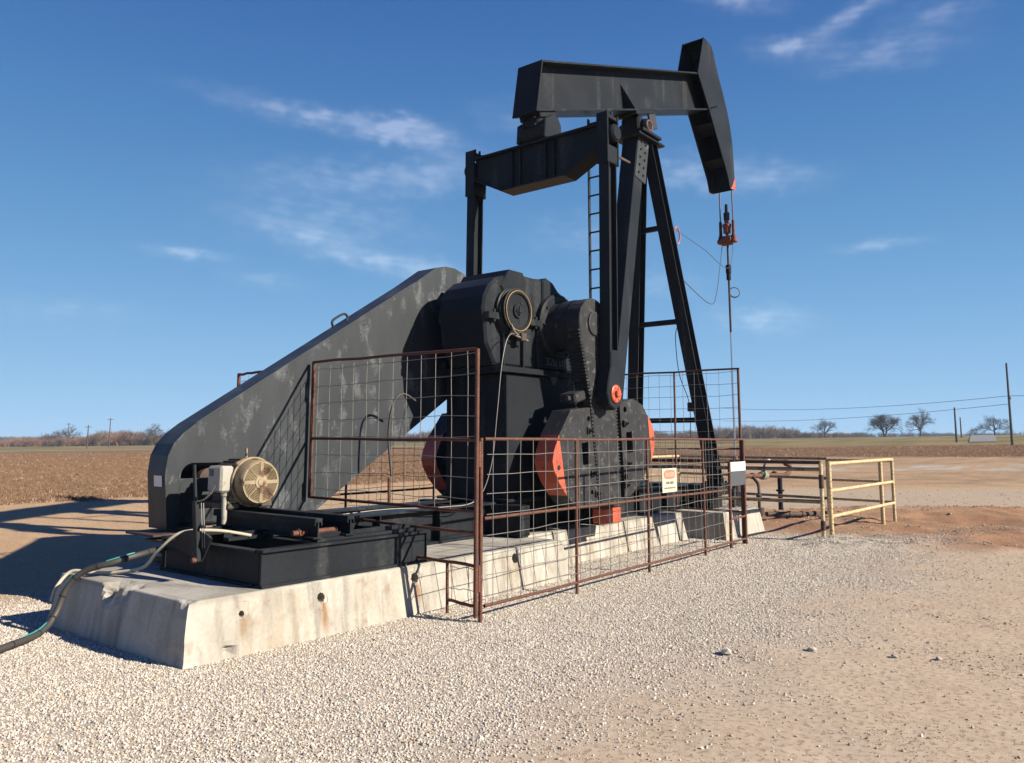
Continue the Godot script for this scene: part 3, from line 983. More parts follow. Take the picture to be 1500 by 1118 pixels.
	lathe(st, V(pin.x, pin.y, pin.z + s * .08), V(0, 0, s), [[0.0, .112], [.022, .112], [.03, .10], [.03, .06], [.022, .058], [.022, .0]], 24)
	for k in 6: bolt(st, V(pin.x + cos(k * TAU / 6) * .085, pin.y + sin(k * TAU / 6) * .085, pin.z + s * .105), V(0, 0, s), .014, .012)
	bx(st, V(pin.x, pin.y, pin.z + s * .12), V(.075, .075, .05), .01)
	obj("crank_pin_nut", st, M["orange"], pit)

func _equalizer() -> SurfaceTool:
	# profile over z, extruded along x: build in (z, y) and swap axes
	var st := stool()
	var prof := [[-1.08, 5.28], [-.55, 5.02], [.55, 5.02], [1.08, 5.28], [1.08, 5.56], [-1.08, 5.56]]
	var tmp := stool()
	extrude(tmp, P2(prof), -8.73, -8.57, .004)
	st.append_from(tmp.commit(), 0, Transform3D(Basis(V(0, 0, 1), V(0, 1, 0), V(-1, 0, 0)), V(0, 0, ZC)))
	bx(st, V(8.65, 5.575, ZC), V(.30, .03, 2.14), .003)
	bx(st, V(8.65, 5.005, ZC), V(.30, .026, 1.1), .003)
	for s in [-1, 1]:
		bar(st, V(8.65, 5.010, ZC + s * .55), V(8.65, 5.268, ZC + s * 1.075), .024, .30, .003)
		for k in [.22, .36]: bx(st, V(8.65, 5.29, ZC + s * k), V(.26, .53, .018), .002)
	return st

func _beam(u: Node3D) -> void:
	var b: Material = M["black"]
	var phi := atan2(7.72 - 5.93, 13.7 - 8.37)
	var ux := V(cos(phi), sin(phi), 0)
	var un := V(-sin(phi), cos(phi), 0)
	var o := V(8.37, 5.93, ZC)
	var B := Basis(ux, un, V(0, 0, 1))
	var D := .70
	var st := stool()
	var at := func(s: float, t: float, z: float) -> Vector3: return o + ux * s + un * t + V(0, 0, z)
	bx(st, at.call(2.87, .014, 0), V(5.70, .028, .42), .003, B)           # lower flange
	bx(st, at.call(3.05, D - .014, 0), V(5.36, .028, .42), .003, B)        # upper flange
	# web, slanted at the rear
	var w := [at.call(.02, .028, 0), at.call(5.7, .028, 0), at.call(5.7, D - .028, 0), at.call(.36, D - .028, 0)]
	var q := PackedVector2Array()
	for p in w: q.append(Vector2(p.x, p.y))
	extrude(st, q, ZC - .012, ZC + .012, .001)
	var beam := obj("walking_beam", st, b, u)
	st = stool()
	var a0: Vector3 = at.call(-.012, .0, 0)
	var a1: Vector3 = at.call(.365, D, 0)
	bar(st, a0, a1, .024, .424, .003, V(1, 0, 0))
	obj("end_plate", st, b, beam)
	for s in [-1, 1]:
		for k in [[2.72, .48, 1]]:
			# stiffener: a triangle across the beam, standing on the lower flange
			st = stool()
			var c: float = k[0]
			var tri_pts := [[s * .013, .03], [s * .205, .03], [s * .013, k[1]]]
			if k[2] == 0: tri_pts = [[s * .013, .03], [s * .10, .03], [s * .013, .22]]
			var tmp := stool()
			extrude(tmp, P2(tri_pts), -.009, .009, .001)
			st.append_from(tmp.commit(), 0, Transform3D(Basis(V(0, 0, 1), un, -ux), at.call(c + (.12 if k[2] == 1 else 0.0), 0.0, 0)))
			obj("stiffener", st, b, beam)
	# centre bearing under the beam
	st = stool()
	bx(st, at.call(3.13, -.03, 0), V(.62, .056, .44), .006, B)
	bx(st, V(11.38, 6.70, ZC), V(.36, .26, .34), .03)
	lathe(st, V(11.38, 6.66, ZC), V(0, 0, 1), [[-.27, 0.0], [-.27, .11], [-.23, .13], [.23, .13], [.27, .11], [.27, 0.0]], 22)
	bx(st, V(11.42, 6.525, ZC), V(.62, .05, .62), .006)
	var cb := obj("centre_bearing", st, b, u)
	st = stool()
	ring(st, V(11.38, 6.66, ZC + .272), V(0, 0, 1), .085, .012, 20, 6)
	obj("bearing_seal", st, M["redpaint"], cb)
	for s in [-1, 1]:
		st = stool()
		bx(st, V(11.64, 6.83, ZC + s * .19), V(.24, .26, .04), .02, B)
		obj("saddle_clip", st, M["guard"], cb)
	# ---- horsehead: two side plates, a curved face, cross plates; open at the back
	var arc := [[14.00, 9.14], [14.12, 9.0], [14.31, 8.62], [14.50, 8.33], [14.69, 8.0], [14.80, 7.72], [14.88, 7.41], [14.92, 7.0], [14.935, 6.57], [14.93, 6.46]]
	var back := [[14.70, 6.44], [14.62, 6.66], [13.87, 7.74], [13.39, 8.35], [13.68, 9.17]]
	var hh := obj("horsehead", _horse(arc, back), b, u)
	for s in [-1, 1]:
		st = stool()
		var pl := PackedVector2Array()
		for v in arc: pl.append(Vector2(v[0], v[1]))
		for v in back: pl.append(Vector2(v[0], v[1]))
		extrude(st, pl, ZC + s * .215 - .01, ZC + s * .215 + .01, .002)
		obj("side_plate", st, b, hh)
		st = stool()
		extrude(st, P2([[14.937, 6.70], [14.937, 6.445], [14.69, 6.435], [14.66, 6.60]]) if false else P2([[14.937, 6.72], [14.94, 6.45], [14.72, 6.43], [14.80, 6.50]]), ZC + s * .228 - .004, ZC + s * .228 + .004, .001)
		obj("orange_tip", st, M["orange"], hh)
		st = stool()
		tube(st, V(13.86, 7.80, ZC + s * .2), V(13.95, 7.84, ZC + s * .33), .014, .014, 8)
		obj("hinge_pin", st, b, hh)
	for q2 in [[V(13.80, 8.45, ZC), .62, 1.1], [V(14.25, 7.55, ZC), .40, -.9], [V(14.58, 6.95, ZC), .3, -.9]]:
		st = stool()
		bx(st, q2[0], V(q2[1], .016, .408), .001, Basis(V(0, 0, 1), q2[2] * .3))
		obj("cross_plate", st, b, hh)
	# ---- wire ropes, carrier bar, polished rod
	_bridle()

func _horse(arc: Array, _back: Array) -> SurfaceTool:
	var st := stool()
	var prev = null
	for i in arc.size():
		var p: Array = arc[i]
		var d := Vector2(-1, -.2).normalized() * .022
		if prev != null:
			var a := V(prev[0], prev[1], 0); var b2 := V(p[0], p[1], 0)
			var off := V(d.x, d.y, 0)
			var z0 := V(0, 0, ZC - .204); var z1 := V(0, 0, ZC + .204)
			quad(st, b2 + z1, b2 + z0, a + z0, a + z1)
			quad(st, a + off + z1, a + off + z0, b2 + off + z0, b2 + off + z1)
		prev = p
	# upper and lower end caps
	bar(st, V(13.69, 9.155, ZC), V(13.99, 9.13, ZC), .016, .406, .001)
	return st

func _bridle() -> void:
	var t := thing("bridle", "wire rope bridle with orange carrier bar and rod hanging from horsehead", "bridle", V(15.0, 5.5, ZC))
	for s in [-1, 1]:
		var st := stool()
		path_tube(st, [V(14.945, 7.4, ZC + s * .13), V(14.975, 6.9, ZC + s * .13), V(14.99, 6.5, ZC + s * .13), V(15.0, 5.9, ZC + s * .135), V(15.0, 5.55, ZC + s * .135)], .014, 7)
		obj("wire_rope", st, M["cable"], t)
		st = stool()
		lathe(st, V(15.0, 5.88, ZC + s * .135), V(0, -1, 0), [[0, .018], [.02, .03], [.28, .032], [.34, .05], [.42, .055], [.45, .03], [.45, 0]], 12)
		obj("rope_socket", st, M["rust"] if s > 0 else M["darkrust"], t)
	var st := stool()
	bx(st, V(15.0, 5.46, ZC), V(.13, .10, .40), .03)
	lathe(st, V(15.0, 5.47, ZC - .10), V(0, 0, 1), [[0, .0], [0, .10], [.2, .10], [.2, 0]], 18)
	obj("carrier_bar", st, M["redpaint"], t)
	st = stool()
	lathe(st, V(15.0, 5.56, ZC), V(0, 1, 0), [[0, .03], [.06, .03], [.06, .075], [.16, .075], [.2, .09], [.24, .09], [.26, .05], [.34, .05]], 12)
	obj("rod_clamp", st, M["redpaint"], t)
	st = stool()
	lathe(st, V(15.0, 5.88, ZC), V(0, 1, 0), [[0, .055], [.02, .06], [.16, .06], [.16, .035], [.32, .032], [.34, .02], [.34, 0]], 10)
	obj("rod_end", st, M["black"], t)
	st = stool()
	tube(st, V(15.0, 5.9, ZC), V(15.02, 3.62, ZC), .022, .022, 10)
	obj("polished_rod", st, M["darkrust"], t)
	st = stool()
	tube(st, V(15.02, 3.62, ZC), V(15.03, 1.15, ZC), .019, .019, 10)
	obj("bright_rod", st, M["steelrod"], t)
	st = stool()
	lathe(st, V(15.005, 4.97, ZC), V(0, -1, 0), [[0, .02], [.0, .055], [.16, .055], [.17, .045], [.3, .045], [.3, .02]], 12)
	obj("coupling", st, M["black"], t)
	st = stool()
	ring(st, V(15.09, 4.42, ZC + .07), V(-.78, .1, .62), .105, .009, 24, 5)
	ring(st, V(15.08, 4.42, ZC + .08), V(-.74, .16, .66), .098, .007, 24, 5)
	obj("cable_coil", st, M["rubber"], t)
	st = stool()
	path_tube(st, smooth_path([V(15.02, 5.4, ZC - .12), V(14.4, 4.3, ZC + .0), V(13.4, 3.95, ZC + .3), V(12.1, 4.15, ZC + .45)]), .007, 5)
	obj("signal_wire", st, M["rubber"], t)
	st = stool()
	path_tube(st, smooth_path([V(15.02, 5.5, ZC + .12), V(14.3, 4.75, ZC + .3), V(13.1, 4.9, ZC + .35), V(11.98, 5.05, ZC + .33)]), .005, 5)
	obj("signal_wire", st, M["rubber"], t)

func _post(u: Node3D) -> void:
	var b: Material = M["black"]
	# front legs, spread across, and the single rear leg
	for s in [-1, 1]:
		var lo := V(12.45, .78, ZC + s * .765)
		var hi := V(11.68, 6.50, ZC + s * .085)
		var st := stool()
		ibeam(st, lo, hi, .20, .20, .016, .012, V(1, 0, 0))
		bx(st, V(12.45, .80, ZC + s * .765), V(.42, .03, .34), .004)
		var leg := obj("front_leg", st, b, u)
		for k in 4:
			st = stool()
			bolt(st, V(12.45 + (.14 if k % 2 else -.14), .815, ZC + s * (.765 + (.11 if k < 2 else -.11))), V(0, 1, 0), .02, .03)
			obj("foot_bolt", st, b, leg)
	for y in [1.83, 3.46, 5.04]:
		var x: float = lerp(12.45, 11.68, (y - .78) / 5.72)
		var w: float = lerp(.765, .085, (y - .78) / 5.72)
		var st := stool()
		bar(st, V(x - .02, y, ZC - w), V(x - .02, y, ZC + w), .085, .06, .003)
		obj("brace", st, b, u)
	var lo := V(10.20, .78, ZC)
	var hi := V(11.36, 6.50, ZC)
	var st := stool()
	var ax := (hi - lo).normalized()
	var bb := frame_of(lo, hi, V(1, 0, 0))
	bx(st, (lo + hi) * .5, V((hi - lo).length(), .27, .28), .006, bb)
	bx(st, V(10.20, .80, ZC), V(.5, .03, .44), .004)
	var rear := obj("rear_leg", st, b, u)
	for s in [-1, 1]:
		st = stool()
		var c := hi - ax * .42
		bx(st, c + V(.05, 0, s * .146) , V(.74, .34, .012), .001, bb)
		obj("splice_plate", st, M["guard"], rear)
		for k in 10:
			st = stool()
			var p := c + ax * (.3 - .14 * (k / 2)) + bb.y * (.07 if k % 2 else -.07) + V(.05, 0, s * .152)
			bolt(st, p, V(0, 0, s), .022, .018)
			obj("bolt", st, M["flat_black"], rear)
	# cap of the post
	st = stool()
	bx(st, V(11.50, 6.47, ZC), V(.86, .036, .52), .004)
	obj("post_cap", st, b, u)
	st = stool()
	bx(st, V(12.35, 2.05, ZC + .40), V(.10, .15, .08), .008)
	obj("junction_box", st, M["rust"], u)
	st = stool()
	path_tube(st, smooth_path([V(11.9, 5.3, ZC + .25), V(11.94, 4.4, ZC + .34), V(12.0, 3.5, ZC + .38), V(12.06, 3.2, ZC + .3), V(12.1, 2.6, ZC + .33), V(12.3, 2.1, ZC + .40), V(12.2, 1.5, ZC + .45)]), .007, 5)
	obj("signal_wire", st, M["rubber"], u)
	st = stool()
	path_tube(st, smooth_path([V(12.10, 5.02, ZC + .30), V(12.16, 5.10, ZC + .32), V(12.24, 5.02, ZC + .33), V(12.26, 4.88, ZC + .32), V(12.2, 4.80, ZC + .31)], 5), .012, 6)
	obj("hook", st, M["orange"], u)
	# ladder on the back of the post
	var lad := obj("ladder", _rail(V(10.17, 6.48, ZC - .14), V(10.17, 3.35, ZC - .14)), b, u)
	obj("rail", _rail(V(10.17, 6.48, ZC + .22), V(10.17, 3.35, ZC + .22)), b, lad)
	for k in 11:
		st = stool()
		tube(st, V(10.17, 3.5 + k * .29, ZC - .14), V(10.17, 3.5 + k * .29, ZC + .22), .014, .014, 7)
		obj("rung", st, b, lad)
	for y in [3.6, 6.0]:
		st = stool()
		var x: float = lerp(10.20, 11.36, (y - .78) / 5.72)
		bar(st, V(10.17, y, ZC + .04), V(x - .12, y, ZC + .04), .04, .03, .003)
		obj("bracket", st, M["darkrust"], lad)

func _rail(a: Vector3, c: Vector3) -> SurfaceTool:
	var st := stool()
	bar(st, a, c, .055, .02, .003, V(1, 0, 0))
	return st

# ------------------------------------------------------------------ belt guard
func make_guard() -> void:
	var t := thing("belt_guard", "long slanted grey sheet steel belt guard with peeling paint behind motor", "belt guard", V(5.6, .41, -7.2))
	var zn := -7.05
	var zf := -7.37
	var outl := []
	outl += [[3.84, .70], [3.80, 1.20], [3.82, 1.36], [3.87, 1.47], [3.96, 1.57], [4.08, 1.66]]
	outl += [[6.88, 3.42]]
	for a in [112, 98, 84, 70, 56, 40, 20, 0, -20, -40]:
		outl.append([7.55 + .74 * cos(deg_to_rad(a)), 3.01 + .73 * sin(deg_to_rad(a))])
	outl += [[7.86, 2.24], [5.36, .68], [5.22, .62], [4.6, .62], [4.58, .70]]
	var inner := []
	var pl := P2(outl)
	var off := Geometry2D.offset_polygon(pl, -.012)
	var c := CSGCombiner3D.new()
	c.name = "housing"
	var o := CSGPolygon3D.new()
	o.polygon = pl
	o.depth = zn - zf
	o.position = V(0, 0, zn)
	o.material = M["guard"]
	c.add_child(o)
	var i := CSGPolygon3D.new()
	i.polygon = off[0]
	i.depth = zn - zf - .02
	i.position = V(0, 0, zn - .01)
	i.operation = CSGShape3D.OPERATION_SUBTRACTION
	i.material = M["guard"]
	c.add_child(i)
	var cut := CSGPolygon3D.new()
	var cp := []
	for a in [180, 160, 140, 120, 100, 90]: cp.append([4.07 + .12 * cos(deg_to_rad(a)), 1.17 + .12 * sin(deg_to_rad(a))])
	cp += [[4.75, 1.29], [4.80, 1.2], [4.80, .60], [3.93, .60]]
	cut.polygon = P2(cp)
	cut.depth = .1
	cut.position = V(0, 0, zn + .05)
	cut.operation = CSGShape3D.OPERATION_SUBTRACTION
	cut.material = M["guard"]
	c.add_child(cut)
	c.position = -t.position
	t.add_child(c, true)
	var st := stool()
	bx(st, V(4.38, 1.085, zn - .004), V(.86, .13, .006), .001)
	obj("cross_strap", st, M["guard"], t)
	st = stool()
	path_tube(st, smooth_path([V(5.78, 2.76, -7.2), V(5.76, 2.83, -7.2), V(5.83, 2.89, -7.2), V(5.93, 2.94, -7.2), V(5.98, 2.91, -7.2), V(5.96, 2.86, -7.2)], 4), .014, 6)
	obj("lifting_handle", st, M["black"], t)
	# weld lip along the sloping edge
	st = stool()
	path_tube(st, [V(4.08, 1.663, zn + .002), V(5.4, 2.493, zn + .002), V(6.88, 3.424, zn + .002)], .007, 5)
	obj("weld_bead", st, M["guard"], t)
	st = stool()
	bx(st, V(3.80, 1.13, -7.17), V(.004, .10, .14), .001, Basis(V(0, 0, 1), .07))
	obj("paper_label", st, M["white"], t)
	st = stool()
	bx(st, V(3.97, .665, -7.19), V(.62, .02, .50), .003)
	bx(st, V(3.78, .62, -7.0), V(.16, .016, .3), .002)
	obj("bottom_plate", st, M["darkrust"], t)
	st = stool()
	for x in [3.95, 5.0]:
		bx(st, V(x, .53, -7.15), V(.10, .24, .16), .004)
	bx(st, V(4.5, .44, -7.12), V(1.4, .06, .2), .004)
	obj("support_leg", st, M["black"], t)
	# the sheaves and belts inside
	st = stool()
	lathe(st, V(4.30, 1.13, -7.30), V(0, 0, 1), [[0, 0], [0, .11], [.04, .12], [.08, .11], [.12, .12], [.16, .11], [.18, .05], [.18, 0]], 24)
	obj("motor_sheave", st, M["darkrust"], t)

# ------------------------------------------------------------------ motor and skid
func make_motor() -> void:
	var t := thing("electric_motor", "dusty tan electric motor with round fan grille and grey terminal box", "motor", V(4.28, .88, -6.5))
	var c := V(4.28, 1.13, 0)
	var st := stool()
	lathe(st, V(c.x, c.y, -6.86), V(0, 0, 1), [[0, .0], [0, .09], [.02, .15], [.06, .18], [.10, .188], [.36, .188], [.38, .184], [.38, 0]], 32)
	var body := obj("body", st, M["motor"], t)
	for k in 22:
		var a := TAU * k / 22.0
		if sin(a) < -.75: continue
		st = stool()
		bx(st, V(c.x + cos(a) * .193, c.y + sin(a) * .193, -6.63), V(.018, .008, .26), .001, Basis(V(0, 0, 1), a))
		obj("cooling_fin", st, M["motor"], body)
	st = stool()
	lathe(st, V(c.x, c.y, -6.50), V(0, 0, 1), [[0, .205], [.03, .215], [.05, .212], [.06, .2], [.16, .2], [.20, .195], [.225, .185], [.225, .172], [.20, .168]], 36)
	obj("fan_cover", st, M["tan"], t)
	st = stool()
	ring(st, V(c.x, c.y, -6.40), V(0, 0, 1), .212, .012, 36, 6)
	obj("cover_rim", st, M["tan"], t)
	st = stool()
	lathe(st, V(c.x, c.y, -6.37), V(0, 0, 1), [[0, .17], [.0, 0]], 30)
	obj("fan_shadow_plate", st, M["flat_black"], t)  # black disc that paints the shade inside the fan cover
	var g := obj("fan_grille", _grille(c), M["tan"], t)
	for k in 8:
		var r := .075 + k * .0133
		st = stool()
		ring(st, V(c.x, c.y, -6.276), V(0, 0, 1), r, .0046, 36, 5)
		obj("grille_ring", st, M["tan"], g)
	# fan blades behind the grille
	for k in 6:
		st = stool()
		var a := TAU * k / 6.0 + .2
		bx(st, V(c.x + cos(a) * .1, c.y + sin(a) * .1, -6.33), V(.13, .01, .05), .002, Basis(V(0, 0, 1), a))
		obj("fan_blade", st, M["motor"], t)
	st = stool()
	bx(st, V(c.x - .25, c.y + .03, -6.52), V(.13, .23, .22), .018)
	var jb := obj("terminal_box", st, M["boxgrey"], t)
	st = stool()
	bx(st, V(c.x - .317, c.y + .085, -6.56), V(.004, .06, .06), .0005)
	obj("rating_plate", st, M["slate"], jb)
	st = stool()
	bx(st, V(c.x - .18, c.y + .03, -6.55), V(.05, .14, .14), .006)
	obj("box_neck", st, M["motor"], jb)
	st = stool()
	tube(st, V(c.x - .235, c.y - .085, -6.47), V(c.x - .23, c.y - .36, -6.47), .024, .024, 12)
	lathe(st, V(c.x - .235, c.y - .083, -6.47), V(0, -1, 0), [[0, .034], [.035, .034], [.035, .026]], 12)
	obj("conduit", st, M["boxgrey"], t)
	st = stool()
	lathe(st, V(c.x + .0, c.y + .185, -6.52), V(0, 1, 0), [[0, .022], [.025, .022], [.03, .012], [.05, .012]], 10)
	ring(st, V(c.x, c.y + .265, -6.52), V(.9, 0, .5), .032, .009, 18, 6)
	obj("lifting_eye", st, M["tan"], t)
	for s in [-1, 1]:
		st = stool()
		bx(st, V(c.x + s * .17, .925, -6.62), V(.11, .05, .40), .008)
		bx(st, V(c.x + s * .145, .98, -6.62), V(.03, .10, .34), .006)
		obj("foot", st, M["motor"], t)
		st = stool()
		bx(st, V(c.x + s * .18, .955, -6.46), V(.085, .035, .06), .006)
		bolt(st, V(c.x + s * .18, .97, -6.46), V(0, 1, 0), .018, .035)
		obj("foot_bolt", st, M["tan"], t)
	for a in [.7, 2.3, 3.9, 5.5]:
		st = stool()
		bx(st, V(c.x + cos(a) * .215, c.y + sin(a) * .215, -6.43), V(.04, .04, .05), .008, Basis(V(0, 0, 1), a))
		obj("cover_lug", st, M["tan"], t)

func _grille(c: Vector3) -> SurfaceTool:
	var st := stool()
	for k in 4:
		var a := TAU * k / 4.0
		bx(st, V(c.x + cos(a) * .115, c.y + sin(a) * .115, -6.272), V(.13, .034, .008), .002, Basis(V(0, 0, 1), a))
		var a2 := a + TAU / 8
		bx(st, V(c.x + cos(a2) * .12, c.y + sin(a2) * .12, -6.272), V(.12, .008, .008), .001, Basis(V(0, 0, 1), a2))
	lathe(st, V(c.x, c.y, -6.29), V(0, 0, 1), [[0, .07], [.012, .07], [.026, .062], [.028, .04], [.034, .036], [.034, 0]], 28)
	return st

func make_skid() -> void:
	var b: Material = M["black"]
	var t := thing("motor_skid", "low black steel skid frame with slide rails carrying the motor", "skid", V(4.4, .41, -5.9))
	# channel frame, flanges outward
	var x0 := 3.61; var x1 := 5.34; var z1 := -5.24; var z0 := -6.70
	for q in [[V(x0, 0, z1 - .045), V(x1, 0, z1 - .045), 1], [V(x0, 0, z0 + .045), V(x1, 0, z0 + .045), -1]]:
		var st := stool()
		bx(st, V((x0 + x1) / 2, .55, q[0].z + q[2] * .01), V(x1 - x0, .235, .014), .001)
		bx(st, V((x0 + x1) / 2, .679, q[0].z), V(x1 - x0, .022, .10), .003)
		bx(st, V((x0 + x1) / 2, .423, q[0].z), V(x1 - x0, .022, .10), .003)
		obj("long_channel", st, b, t)
	for q in [[x0 + .03, -1], [x1 - .03, 1], [4.2, 0], [4.75, 0]]:
		var st := stool()
		bx(st, V(q[0] + q[1] * .012, .55, (z0 + z1) / 2), V(.014, .232, z1 - z0 - .13), .001)
		bx(st, V(q[0], .672, (z0 + z1) / 2), V(.085, .018, z1 - z0 - .205), .002)
		bx(st, V(q[0], .426, (z0 + z1) / 2), V(.085, .018, z1 - z0 - .205), .002)
		if q[1] != 0:
			for s in [0, 1]: bx(st, V(q[0] + q[1] * .028, .55, lerp(z0 + .02, z1 - .02, float(s))), V(.008, .23, .022), .001)
		obj("cross_channel", st, b, t)
	# long angle irons on top and slide rails
	for q in [[-5.33, 4.15, 5.34], [-5.95, 3.75, 4.9], [-6.45, 3.8, 5.2]]:
		var st := stool()
		bar(st, V(q[1], .705, q[0]), V(q[2], .705, q[0]), .028, .075, .003)
		bar(st, V(q[1], .735, q[0] - .034), V(q[2], .735, q[0] - .034), .035, .008, .001)
		obj("angle_iron", st, b, t)
	for x in [4.14, 4.47]:
		var st := stool()
		bx(st, V(x, .865, -6.0), V(.075, .034, 1.46), .004)
		for s in [-1, 1]: bx(st, V(x + s * .032, .838, -6.0), V(.011, .026, 1.458), .001)
		bx(st, V(x, .79, -6.0), V(.012, .118, 1.454), .001)
		bx(st, V(x, .727, -6.0), V(.09, .014, 1.45), .002)
		var r := obj("slide_rail", st, b, t)
		for z in [-5.45, -6.2]:
			st = stool()
			bx(st, V(x + .05, .752, z), V(.05, .03, .06), .004)
			bolt(st, V(x + .05, .765, z), V(0, 1, 0), .016, .04)
			obj("rail_clamp", st, M["rust"], r)
	var st := stool()
	tube(st, V(4.0, .765, -5.42), V(4.42, .765, -5.40), .022, .022, 10)
	tube(st, V(4.05, .765, -5.42), V(4.08, .765, -5.42), .034, .034, 6)
	tube(st, V(4.20, .765, -5.41), V(4.24, .765, -5.41), .034, .034, 6)
	obj("adjusting_screw", st, M["rust"], t)

func make_brake_lever() -> void:
	var t := thing("brake_lever", "upright black brake lever with toothed quadrant beside motor skid", "brake lever", V(3.52, .55, -6.0))
	var b: Material = M["black"]
	var lo := V(3.45, .57, -5.85)
	var hi := V(3.45, 1.31, -5.96)
	var st := stool()
	bar(st, lo, lo.lerp(hi, .62), .05, .035, .004, V(0, 0, 1))
	bar(st, lo.lerp(hi, .62), hi, .026, .02, .004, V(0, 0, 1))
	obj("lever_arm", st, b, t)
	for s in [-1, 1]:
		st = stool()
		tube(st, lo.lerp(hi, .14) + V(.03, 0, .045 + s * .016), lo.lerp(hi, .60) + V(.03, 0, .045 + s * .016), .005, .005, 6)
		obj("latch_rod", st, M["galv"], t)
	st = stool()
	bx(st, lo.lerp(hi, .36) + V(.02, 0, .03), V(.03, .02, .10), .003)
	obj("rod_guide", st, b, t)
	st = stool()
	path_tube(st, smooth_path([lo.lerp(hi, .62) + V(.0, 0, .02), V(3.47, 1.04, -5.84), V(3.49, 1.09, -5.78), V(3.50, 1.16, -5.73)]), .008, 6)
	obj("latch_handle", st, M["galv"], t)
	st = stool()
	var zy := [[-5.85, .565], [-6.29, .66], [-6.24, .715], [-6.12, .77], [-5.97, .79], [-5.82, .78], [-5.73, .745]]
	var tmp := stool()
	extrude(tmp, P2(zy), -.007, .007, .001)
	st.append_from(tmp.commit(), 0, Transform3D(Basis(V(0, 0, 1), V(0, 1, 0), V(-1, 0, 0)), V(3.49, 0, 0)))
	obj("quadrant", st, b, t)
	st = stool()
	path_tube(st, smooth_path([V(3.488, .66, -6.29), V(3.488, .715, -6.24), V(3.488, .77, -6.12), V(3.488, .79, -5.97), V(3.488, .78, -5.82), V(3.488, .745, -5.73)], 4), .012, 5)
	obj("quadrant_rim", st, M["crankpaint"], t)
	st = stool()
	bolt(st, V(3.44, .585, -5.85), V(-1, 0, 0), .022, .04)
	obj("pivot_bolt", st, M["rust"], t)

func make_cables() -> void:
	var st := stool()
	var pth := smooth_path([V(3.74, .50, -6.78), V(3.62, .57, -6.74), V(3.38, .57, -6.60), V(3.18, .53, -6.62), V(3.02, .46, -6.78), V(2.93, .33, -6.86), V(2.86, .15, -6.86), V(2.72, .05, -6.76), V(2.45, .04, -6.56), V(2.1, .035, -6.36), V(1.6, .035, -6.15)], 10)
	path_tube(st, pth, .025, 12)
	var o := obj("power_conduit", st, M["rubber"])
	tag(o, "thick black flexible conduit draped over the concrete block corner", "conduit")
	for k in 9:
		st = stool()
		var i := 8 + k * 9
		lathe(st, pth[i], (pth[i + 1] - pth[i]).normalized(), [[-.006, .025], [-.006, .0275], [.006, .0275], [.006, .025]], 12)
		obj("cable_tie", st, M["flat_black"], o)
	st = stool()
	var p2 := []
	for i in pth.size():
		var k: float = .034 if (i / 11) % 2 == 0 else -.02
		p2.append(pth[i] + V(-.010, k * .72, k * -.1))
	var head := smooth_path([V(3.86, .66, -6.72), V(3.76, .64, -6.76), V(3.66, .62, -6.75)], 6)
	path_tube(st, head + p2.slice(8), .006, 6)
	o = obj("ground_wire", st, M["cyan"])
	tag(o, "thin turquoise wire running along the black conduit", "wire")
	st = stool()
	path_tube(st, smooth_path([V(3.95, .72, -5.9), V(3.72, .77, -6.05), V(3.5, .76, -6.2), V(3.4, .62, -6.35), V(3.36, .48, -6.5), V(3.25, .432, -6.72), V(3.12, .43, -6.86), V(3.02, .44, -7.0), V(2.92, .33, -7.02), V(2.88, .22, -7.0)]), .014, 8)
	o = obj("cream_cable", st, M["cream"])
	tag(o, "cream coloured cable looping over the concrete from the motor skid", "cable")

# ------------------------------------------------------------------ fences
# posts: list of points at the ground with heights; wires between y0 and y1
func fence(called: String, label: String, a: Vector3, c: Vector3, posts: Array, rails: Array, spans: Array, vstep: float, hstep: float, seed_: int) -> Node3D:
	var t := thing(called, label, "fence", a, "fence panels round the pumping unit")
	var R := RandomNumberGenerator.new()
	R.seed = seed_
	var L := (c - a).length()
	var d := (c - a) / L
	var side := d.cross(Vector3.UP).normalized()
	for p in posts:      # [distance, y0, y1, radius]
		var st := stool()
		var lean := side * R.randf_range(-.012, .012)
		tube(st, a + d * p[0] + V(0, p[1], 0), a + d * p[0] + V(0, p[2], 0) + lean, p[3], p[3], 10)
		obj("post", st, M["rust"], t)
	for r in rails:      # [s0, s1, y0, y1]
		var st := stool()
		var pts := []
		for k in 7:
			var f := k / 6.0
			pts.append(a + d * lerpf(r[0], r[1], f) + V(0, lerpf(r[2], r[3], f) + R.randf_range(-.006, .006), 0) + side * R.randf_range(-.004, .004))
		path_tube(st, pts, .0145, 8)
		obj("rail", st, M["rust"], t)
	var wm: Material = M["galv"]
	for sp in spans:     # [s0, s1, y0, y1] of wire mesh
		var s: float = sp[0] + vstep * .5
		while s < sp[1] - .02:
			var st := stool()
			var pts := []
			var jt := R.randf_range(-.01, .01)
			for k in 6:
				var f := k / 5.0
				pts.append(a + d * (s + jt + R.randf_range(-.005, .005)) + V(0, lerpf(sp[2], sp[3], f), 0) + side * (.017 + R.randf_range(-.003, .003)))
			path_tube(st, pts, .0034, 5)
			obj("vertical_wire", st, wm, t)
			s += vstep
		var y: float = sp[2] + hstep * .5
		while y < sp[3] - .02:
			var st := stool()
			var pts := []
			var n := int(max(6.0, (sp[1] - sp[0]) / .35))
			for k in n + 1:
				var f := float(k) / n
				pts.append(a + d * lerpf(sp[0], sp[1], f) + V(0, y + R.randf_range(-.012, .012), 0) + side * (.025 + R.randf_range(-.003, .003)))
			path_tube(st, pts, .0034, 5)
			obj("horizontal_wire", st, wm, t)
			y += hstep
	return t

